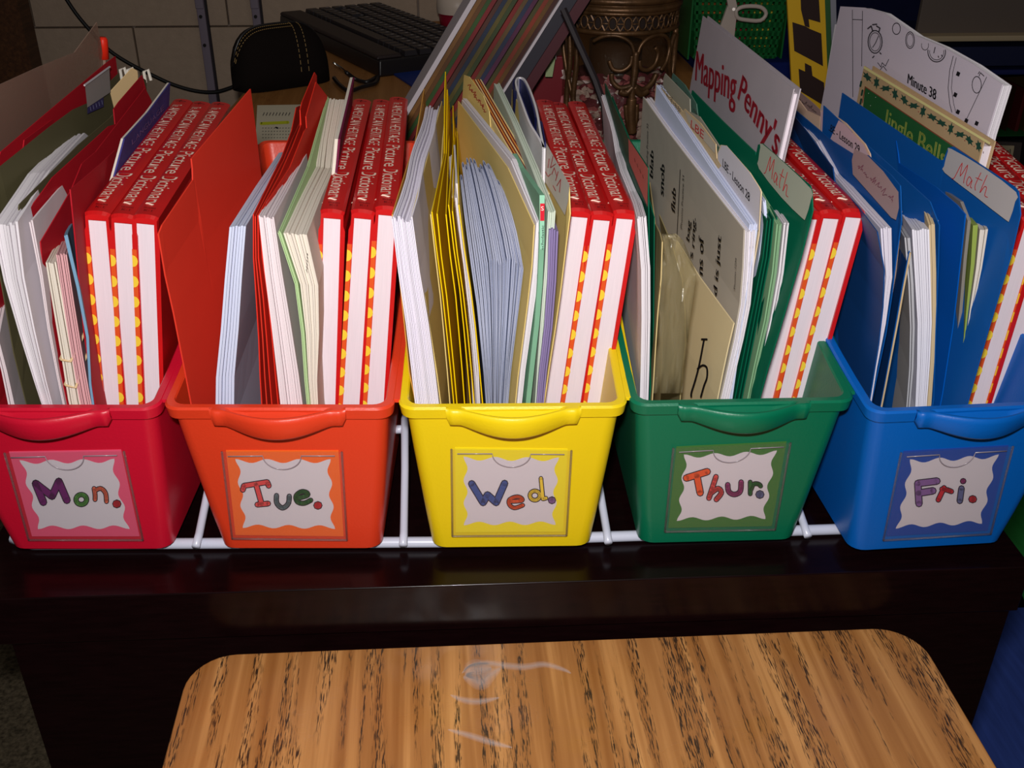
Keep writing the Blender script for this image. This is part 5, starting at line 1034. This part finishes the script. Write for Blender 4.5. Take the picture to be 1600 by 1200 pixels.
# oddments between readers and lantern
p = UY((868, 120), 1.25); o = obj('gift_box', *box((p.x, 1.32, (DT + p.z + .02) / 2), (.05, .10, p.z + .02 - DT)), mat('deep_red', (110, 10, 24), .4), loc=(p.x, 1.32, DT)); bev(o, .002); tag(o, 'deep red box standing left of the bronze lantern', 'box')
o = obj('gift_tag', *prism([UY(q_, 1.24) for q_ in ((858, 60), (866, 52), (868, 90), (863, 120), (852, 120))], (0, .002, 0)), mat('tag_sage', (150, 166, 120), .6), loc=UY((860, 90), 1.24)); tag(o, 'pale sage paper tag hanging by the red box', 'tag')
o = obj('ribbon_end', *prism([UY(q_, 1.235) for q_ in ((862, 52), (866, 44), (870, 66), (869, 94))], (0, .002, 0)), mat('tag_white', (180, 160, 170), .6), loc=UY((866, 60), 1.235)); tag(o, 'small whitish ribbon end above the sage tag', 'ribbon')
# ---- bronze openwork lantern jar
LY = 1.20; lc = UY((980, 60), LY); lr = (UY((1078, 60), LY).x - UY((884, 60), LY).x) / 2; LC = Vector((lc.x, LY + lr, DT))
brz = mat('aged_bronze', (92, 64, 38), .42, .5, noise=.35, nscale=60, metal=.55, bump=.5, bscale=140)
lan = empty('lantern_jar', LC, 'tall bronze openwork jar filled with pink and white potpourri', 'jar')
def zz(py): return UY((980, py), LY + .01).z - DT
obj('glass', *lathe(LC, [(0, .004), (lr * .88, .004), (lr * .90, .02), (lr * .90, zz(30)), (lr * .88, zz(30))], 40), clear('jar_glass', (.75, .72, .66), .08, .05, (90, 70, 50)), lan, smooth=True)
z1, z2 = zz(50), zz(20)
band_m = brz
def ring(r, z, t, name='rim_ring'): return obj(name, *tube([LC + Vector((r * math.cos(2 * math.pi * k / 48), r * math.sin(2 * math.pi * k / 48), z)) for k in range(48)], t, 8, True), brz, lan, smooth=True)
ring(lr, z1, .0030); ring(lr, z2, .0030); ring(lr * 1.01, zz(14), .0040); ring(lr * .98, zz(8), .0036); ring(lr * 1.02, zz(1), .0045)
obj('lid', *lathe(LC, [(lr * .9, zz(20)), (lr * 1.0, zz(12)), (lr * 1.02, zz(0)), (lr * .96, zz(-4)), (lr * .6, zz(-14)), (.01, zz(-22)), (0, zz(-22))], 48), brz, lan, smooth=True)
nO = 26
for k in range(nO):       # band of oval openings
    a_ = 2 * math.pi * (k + .5) / nO; ca, sa = math.cos(a_), math.sin(a_); tdir = Vector((-sa, ca, 0)); cpt = LC + Vector((ca * lr, sa * lr, (z1 + z2) / 2)); hw = math.pi * lr / nO
    if sa > .35: continue
    ov = [cpt + tdir * (hw * .55 * math.cos(2 * math.pi * j / 12)) + Vector((0, 0, (z2 - z1) * .34 * math.sin(2 * math.pi * j / 12))) for j in range(12)]
    obj('oval_opening_rim', *tube(ov, .0013, 5, True), brz, lan, smooth=True)
    for sgn in (-1, 1):
        for f_ in (.75, 0, -.75): a2 = cpt + tdir * hw * sgn * .55; obj('fan_rib', *tube([a2 + Vector((0, 0, (z2 - z1) * .1 * f_)), cpt + tdir * hw * sgn + Vector((0, 0, (z2 - z1) * .5 * f_))], .0009, 4), brz, lan)
inner = mat('dark_liner', (30, 14, 8), .8); obj('band_liner', *lathe(LC, [(lr * .94, z1), (lr * .94, z2)], 40), inner, lan, smooth=True)
def onj(a_, z, rr=1.0): return LC + Vector((lr * rr * math.cos(a_), lr * rr * math.sin(a_), z))
def pxa(x): # pixel column on the front of the jar -> angle
    t = max(-.98, min(.98, (x - 981) / 98.)); return -math.pi / 2 + math.asin(t)
def curl(pts, r0, nm='scroll'): obj(nm, *tube(smooth_poly([tuple(onj(pxa(x), zz(y), 1.01)) for x, y in pts], 5), r0, 7), brz, lan, smooth=True)
for dx in (0,):
    sp_ = [(996, 150), (994, 120), (996, 92), (990, 70), (975, 56), (952, 54), (935, 62), (930, 78)]
    curl([(996, 92), (988, 66), (968, 54), (945, 55), (930, 64)], .0022)
    curl([(955, 92), (962, 105), (976, 107), (988, 98), (990, 84)], .0026); curl([(1003, 92), (1006, 104), (1018, 108), (1030, 100), (1034, 84), (1028, 74)], .0026)
    curl([(996, 96), (1004, 68), (1022, 56), (1044, 58), (1056, 76), (1052, 100), (1042, 112)], .0024)
    curl([(996, 78), (996, 110), (994, 138), (994, 160)], .0042, 'stem')
    curl([(994, 130), (975, 134), (962, 124), (960, 112)], .0030, 'leaf_scroll'); curl([(996, 130), (1012, 138), (1026, 130), (1034, 116)], .0034, 'leaf_scroll')
    curl([(995, 132), (984, 142), (974, 138)], .0045, 'leaf_scroll'); curl([(997, 132), (1008, 144), (1020, 140)], .0045, 'leaf_scroll')
    curl([(994, 150), (994, 170), (996, 190), (998, 204)], .0062, 'pendant_leaf'); curl([(985, 160), (988, 180), (994, 200)], .0030, 'pendant_leaf'); curl([(1003, 160), (1004, 180), (1000, 198)], .0030, 'pendant_leaf')
    curl([(905, 52), (918, 80), (926, 110), (938, 138)], .0022); curl([(888, 60), (892, 100), (900, 140), (910, 175), (920, 215)], .0028); curl([(1066, 60), (1056, 90), (1062, 120), (1068, 150)], .0030); curl([(1074, 64), (1072, 100), (1074, 140)], .0024)
    for x in (897, 906, 1068): curl([(x, 52), (x + 2, 100), (x - 1, 160), (x + 2, 240)], .0034, 'upright')
pot = [mat('petal_pink', (176, 96, 104), .8, noise=.2, nscale=90), mat('petal_white', (206, 184, 180), .8, noise=.2, nscale=90), mat('petal_plum', (110, 40, 56), .8, noise=.2, nscale=90)]
rp = random.Random(4); parts_ = [([], []), ([], []), ([], [])]
for k in range(420):
    a_ = rp.uniform(-math.pi, 0); z = rp.uniform(.01, zz(125)); r_ = lr * rp.uniform(.72, .84); c_ = LC + Vector((r_ * math.cos(a_), r_ * math.sin(a_), z)); s_ = rp.uniform(.005, .0095)
    M = Matrix.Rotation(rp.uniform(0, 6), 3, 'X') @ Matrix.Rotation(rp.uniform(0, 6), 3, 'Z'); n = 6
    V = [c_ + M @ Vector((s_ * math.cos(j * math.pi / 3), s_ * .7 * math.sin(j * math.pi / 3), .0015 * (j % 2))) for j in range(6)] + [c_ + M @ Vector((0, 0, -.0035)), c_ + M @ Vector((0, 0, .003))]
    F = [(j, (j + 1) % 6, 7) for j in range(6)] + [((j + 1) % 6, j, 6) for j in range(6)]; i_ = rp.choice((0, 1, 1, 2, 0)); q_ = parts_[i_]; b0 = len(q_[0]); q_[0].extend(V); q_[1].extend([tuple(x + b0 for x in f) for f in F])
for i_, (V, F) in enumerate(parts_): obj('potpourri', V, F, pot[i_], lan)['kind'] = 'stuff'
obj('potpourri_core', *lathe(LC, [(0, .006), (lr * .7, .006), (lr * .7, zz(130)), (0, zz(126))], 24), pot[2], lan)
obj('candle', *lathe(LC, [(lr * .45, zz(130)), (lr * .45, zz(80)), (0, zz(80))], 24), mat('candle_wax', (70, 44, 26), .6), lan, smooth=True)
# dark strap crossing left of the jar
o = obj('strap', *tube([UY((880, 14), 1.10), UY((905, 70), 1.09), UY((930, 125), 1.08), UY((944, 165), 1.07), UY((950, 230), 1.06), UY((956, 330), 1.06), UZ((965, 400), DT + .003)], .0038, 6), mat('strap_dark', (34, 26, 30), .6), loc=UY((880, 14), 1.1)); tag(o, 'dark cord hanging diagonally across the bronze jar', 'cord')
# ---- right side: shelf unit, basket, yellow poster strip, board, book shelf
navy = mat('navy_cloth', (16, 30, 92), .85, .1, noise=.15)
sy = 1.74; zsh = UY((1180, 98), sy).z
sh_ = empty('shelf_unit', (.75, sy + .15, FLOOR), 'navy cloth-covered shelf holding the green basket', 'shelf')
xa, xb = .46, UY((1300, 90), sy).x + .02
bev(obj('shelf_top', *box(((xa + xb) / 2, sy + .16, zsh - .03), (xb - xa, .32, .06)), navy, sh_), .006)
obj('shelf_body', *box(((xa + xb) / 2, sy + .17, (zsh - .06 + FLOOR) / 2), (xb - xa, .28, zsh - .06 - FLOOR)), mat('near_black', (12, 10, 18), .8), sh_)
# basket
bas = empty('basket', (UY((1178, 60), sy + .04).x, sy + .1, zsh), 'green plastic basket with rows of holes on the navy shelf', 'basket')
gr = mat('basket_green', (0, 96, 40), .45, .4)
xL, xR = UY((1076, 60), sy + .03).x, UY((1226, 60), sy + .03).x; zB = UY((1160, 92), sy + .03).z; zT = UY((1160, -30), sy + .03).z
V = []; F = []
nx2, nz2 = 16, 9
def bp_(u, v, d=0): return Vector((xL + (xR - xL) * u - (.012 if u > .5 else -.012) * (1 - v) * abs(2 * u - 1), sy + .03 + d - .006 * v, zB + (zT - zB) * v))
def bar(u0, v0, u1, v1, nm='lattice'):
    n = len(V); V.extend([bp_(u0, v0), bp_(u1, v0), bp_(u1, v1), bp_(u0, v1), bp_(u0, v0, .003), bp_(u1, v0, .003), bp_(u1, v1, .003), bp_(u0, v1, .003)]); F.extend([tuple(x + n for x in f) for f in ((0, 1, 2, 3), (7, 6, 5, 4), (0, 4, 5, 1), (1, 5, 6, 2), (2, 6, 7, 3), (3, 7, 4, 0))])
for i in range(nx2 + 1): u = i / nx2; bar(max(0, u - .018), 0, min(1, u + .018), 1)
for j in range(nz2 + 1): v = j / nz2; bar(0, max(0, v - .035), 1, min(1, v + .035))
obj('front_lattice', V, F, gr, bas)
obj('bottom', *box(((xL + xR) / 2, sy + .14, zB + .004), (xR - xL - .02, .22, .004)), gr, bas); obj('back_wall', *box(((xL + xR) / 2, sy + .25, (zB + zT) / 2), (xR - xL, .003, zT - zB)), gr, bas)
for x in (xL + .002, xR - .002): obj('side_wall', *box((x, sy + .14, (zB + zT) / 2), (.003, .22, zT - zB)), gr, bas)
for i_, (c_, nm) in enumerate((((190, 110, 40), 'orange'), ((150, 40, 40), 'red'), ((210, 190, 60), 'yellow'))):
    o = obj('toy_block', *box((xL + .05 + .045 * i_, sy + .09, zB + .045), (.036, .03, .07)), mat('block_' + nm, c_, .5)); bev(o, .002); tag(o, '%s block dimly visible through the holes of the green basket' % nm, 'toy block')
# white scissor handle
hY = sy - .02; sc = empty('scissors', UY((1135, 90), hY), 'white handled scissors standing upright before the green basket', 'scissors'); hm = mat('white_handle', (196, 182, 172), .4)
lp = [UY(q_, hY) for q_ in smooth_poly([(1153, 14), (1165, 10), (1188, 11), (1197, 21), (1188, 32), (1165, 31), (1153, 28), (1150, 20)], 3, True)]
obj('handle_loop', *tube(lp, .0034, 8, True), hm, sc, smooth=True)
obj('arm', *prism([UY(q_, hY) for q_ in ((1139, 4), (1150, 6), (1151, 24), (1147, 62), (1133, 46), (1126, 40))], (0, .006, 0)), hm, sc); obj('arm', *prism([UY(q_, hY - .002) for q_ in ((1134, -12), (1147, -12), (1152, 10), (1146, 18), (1138, 10))], (0, .006, 0)), hm, sc)
obj('rivet', *tube([UY((1146.5, 14.5), hY - .004), UY((1146.5, 14.5), hY)], .0026, 10), mat('rivet_grey', (90, 84, 80), .3, metal=.6), sc)
# yellow strip poster standing
yY = 1.30; ym = mat('poster_yellow', (204, 160, 20), .6)
yp = [(1229, -20), (1288, -20), (1296, 175), (1238, 150)]
yo = empty('yellow_poster', UY((1265, 170), yY), 'upright yellow card strip with black blocky shapes', 'poster')
obj('card', *prism([UY(q_, yY) for q_ in ((1229, -20), (1288, -20), (1300, 300), (1246, 300))], (0, .004, 0)), ym, yo)
yp_ = Plane(UY((1229, -20), yY), UY((1288, -20), yY), UY((1300, 300), yY)); Xq = lambda *a: [(1100 + x / 6.665, y / 6.665) for x, y in a]
bkm = mat('poster_black', (36, 14, 10), .6)
for poly in (Xq((1005, -40), (1195, -40), (1212, 235), (1090, 200), (1100, 290), (1050, 270), (1010, 100)), Xq((920, 230), (1060, 275), (1100, 300), (1222, 350), (1240, 690), (940, 530)), Xq((1050, 655), (1118, 690), (1130, 790), (1250, 860), (1262, 1110), (1000, 950), (985, 715), (1052, 745))): outline_part('black_shape', yp_, poly, bkm, yo, .001)
o = obj('green_card', *prism([UY(q_, yY + .006) for q_ in ((1284, -20), (1300, -20), (1309, 300), (1296, 300))], (0, .004, 0)), mat('dull_green', (40, 84, 40), .6), loc=UY((1300, 150), yY)); tag(o, 'dull green card edge right behind the yellow poster', 'card')
o = obj('clear_sleeve', *prism([UY(q_, yY - .004) for q_ in ((1297, -20), (1306, -20), (1312, 300), (1306, 300))], (0, .001, 0)), mat('sleeve_grey', (130, 130, 140), .3), loc=UY((1303, 150), yY)); tag(o, 'narrow grey plastic sleeve edge beside the green card', 'sleeve')
# bookcase at far right with grey board on top
bY = 1.95
def bx(x0, x1, y0, y1, yy, dep, m, nm, par): 
    a = UY((x0, y1), yy); b = UY((x1, y0), yy); return bev(obj(nm, *box(((a.x + b.x) / 2, yy + dep / 2, (a.z + b.z) / 2), (b.x - a.x, dep, b.z - a.z)), m, par), .002)
bc = empty('bookcase', (UY((1620, 200), bY).x, bY + .15, FLOOR), 'dark navy bookcase at the far right with a green shelf lip', 'bookcase')
nav2 = mat('bookcase_navy', (22, 28, 62), .6)
bx(1330, 1900, 70, 106, bY, .30, nav2, 'top_panel', bc); bx(1330, 1900, 106, 120, bY - .004, .30, mat('bookcase_blue', (16, 26, 84), .6), 'trim', bc)
bx(1330, 1900, 207, 217, bY, .28, mat('shelf_green', (10, 84, 40), .5), 'shelf', bc); bx(1330, 1900, 118, 700, bY + .26, .03, mat('near_black', (12, 10, 18)), 'back', bc)
bx(1330, 1420, 118, 700, bY, .28, nav2, 'side', bc); bx(1860, 1900, 118, 700, bY, .28, nav2, 'side', bc)
obj('base', *box((UY((1620, 200), bY).x, bY + .14, (FLOOR - .33) / 2), (UY((1900, 200), bY).x - UY((1330, 200), bY).x, .26, -.33 - FLOOR)), nav2, bc)
cb_ = [((60, 16, 24), 'dark maroon'), ((150, 130, 20), 'yellow'), ((90, 50, 20), 'brown'), ((130, 30, 30), 'red'), ((110, 84, 40), 'tan'), ((60, 50, 60), 'grey'), ((120, 60, 30), 'rust'), ((90, 90, 40), 'olive'), ((60, 30, 60), 'purple')]
x_ = 1545
for k, (c_, nm) in enumerate(cb_):
    w_ = 10 + (k * 7 % 5) * 2; a = UY((x_, 206), bY + .03); b = UY((x_ + w_, 168 if nm == 'yellow' else 128 + (k * 5 % 4) * 4), bY + .03)
    o = obj('book', *box(((a.x + b.x) / 2, bY + .10, (a.z + b.z) / 2), (b.x - a.x - .001, .14, b.z - a.z)), mat('far_book_' + nm.replace(' ', '_'), tuple(x__ * .6 for x__ in c_), .6, .2)); bev(o, .001); tag(o, '%s book upright on the dark bookcase shelf' % nm, 'book', 'books in the far bookcase'); x_ += w_ + 1
tgY = bY - .006; tc_ = [(1542, 225), (1590, 227), (1584, 262), (1536, 262)]
sg = empty('level_sign', UY((1565, 262), tgY), 'small cream sign reading "Reading Level 17" below the green shelf lip', 'sign')
obj('backing', *prism([UY(q_, tgY + .002) for q_ in ((1500, 219), (1597, 223), (1590, 276), (1500, 272))], (0, .003, 0)), mat('sign_backing', (70, 60, 58), .6), sg)
obj('face', *prism([UY(q_, tgY) for q_ in ((1512, 226), (1585, 228), (1579, 266), (1512, 264))], (0, .002, 0)), mat('sign_cream', (190, 172, 140), .7), sg)
pg = Plane(UY((1512, 226), tgY), UY((1585, 228), tgY), UY((1579, 266), tgY)); textp('sign_text', 'Reading Level', pg, (1519, 237), (1579, 239.5), (1519, 230), typed, sg, .001); textp('sign_text', '17', pg, (1557, 257), (1577, 258.5), (1558, 244), typed, sg, .001, bold=.0006)
o1 = empty('grey_board', UY((1520, 60), bY + .02), 'large dull grey board with a cream ledge above the bookcase', 'board')
bx(1432, 1900, -60, 54, bY + .03, .012, mat('board_grey', (104, 92, 84), .7), 'panel', o1); bx(1420, 1900, 53, 66, bY + .0, .05, mat('ledge_cream', (186, 166, 134), .5), 'ledge', o1)
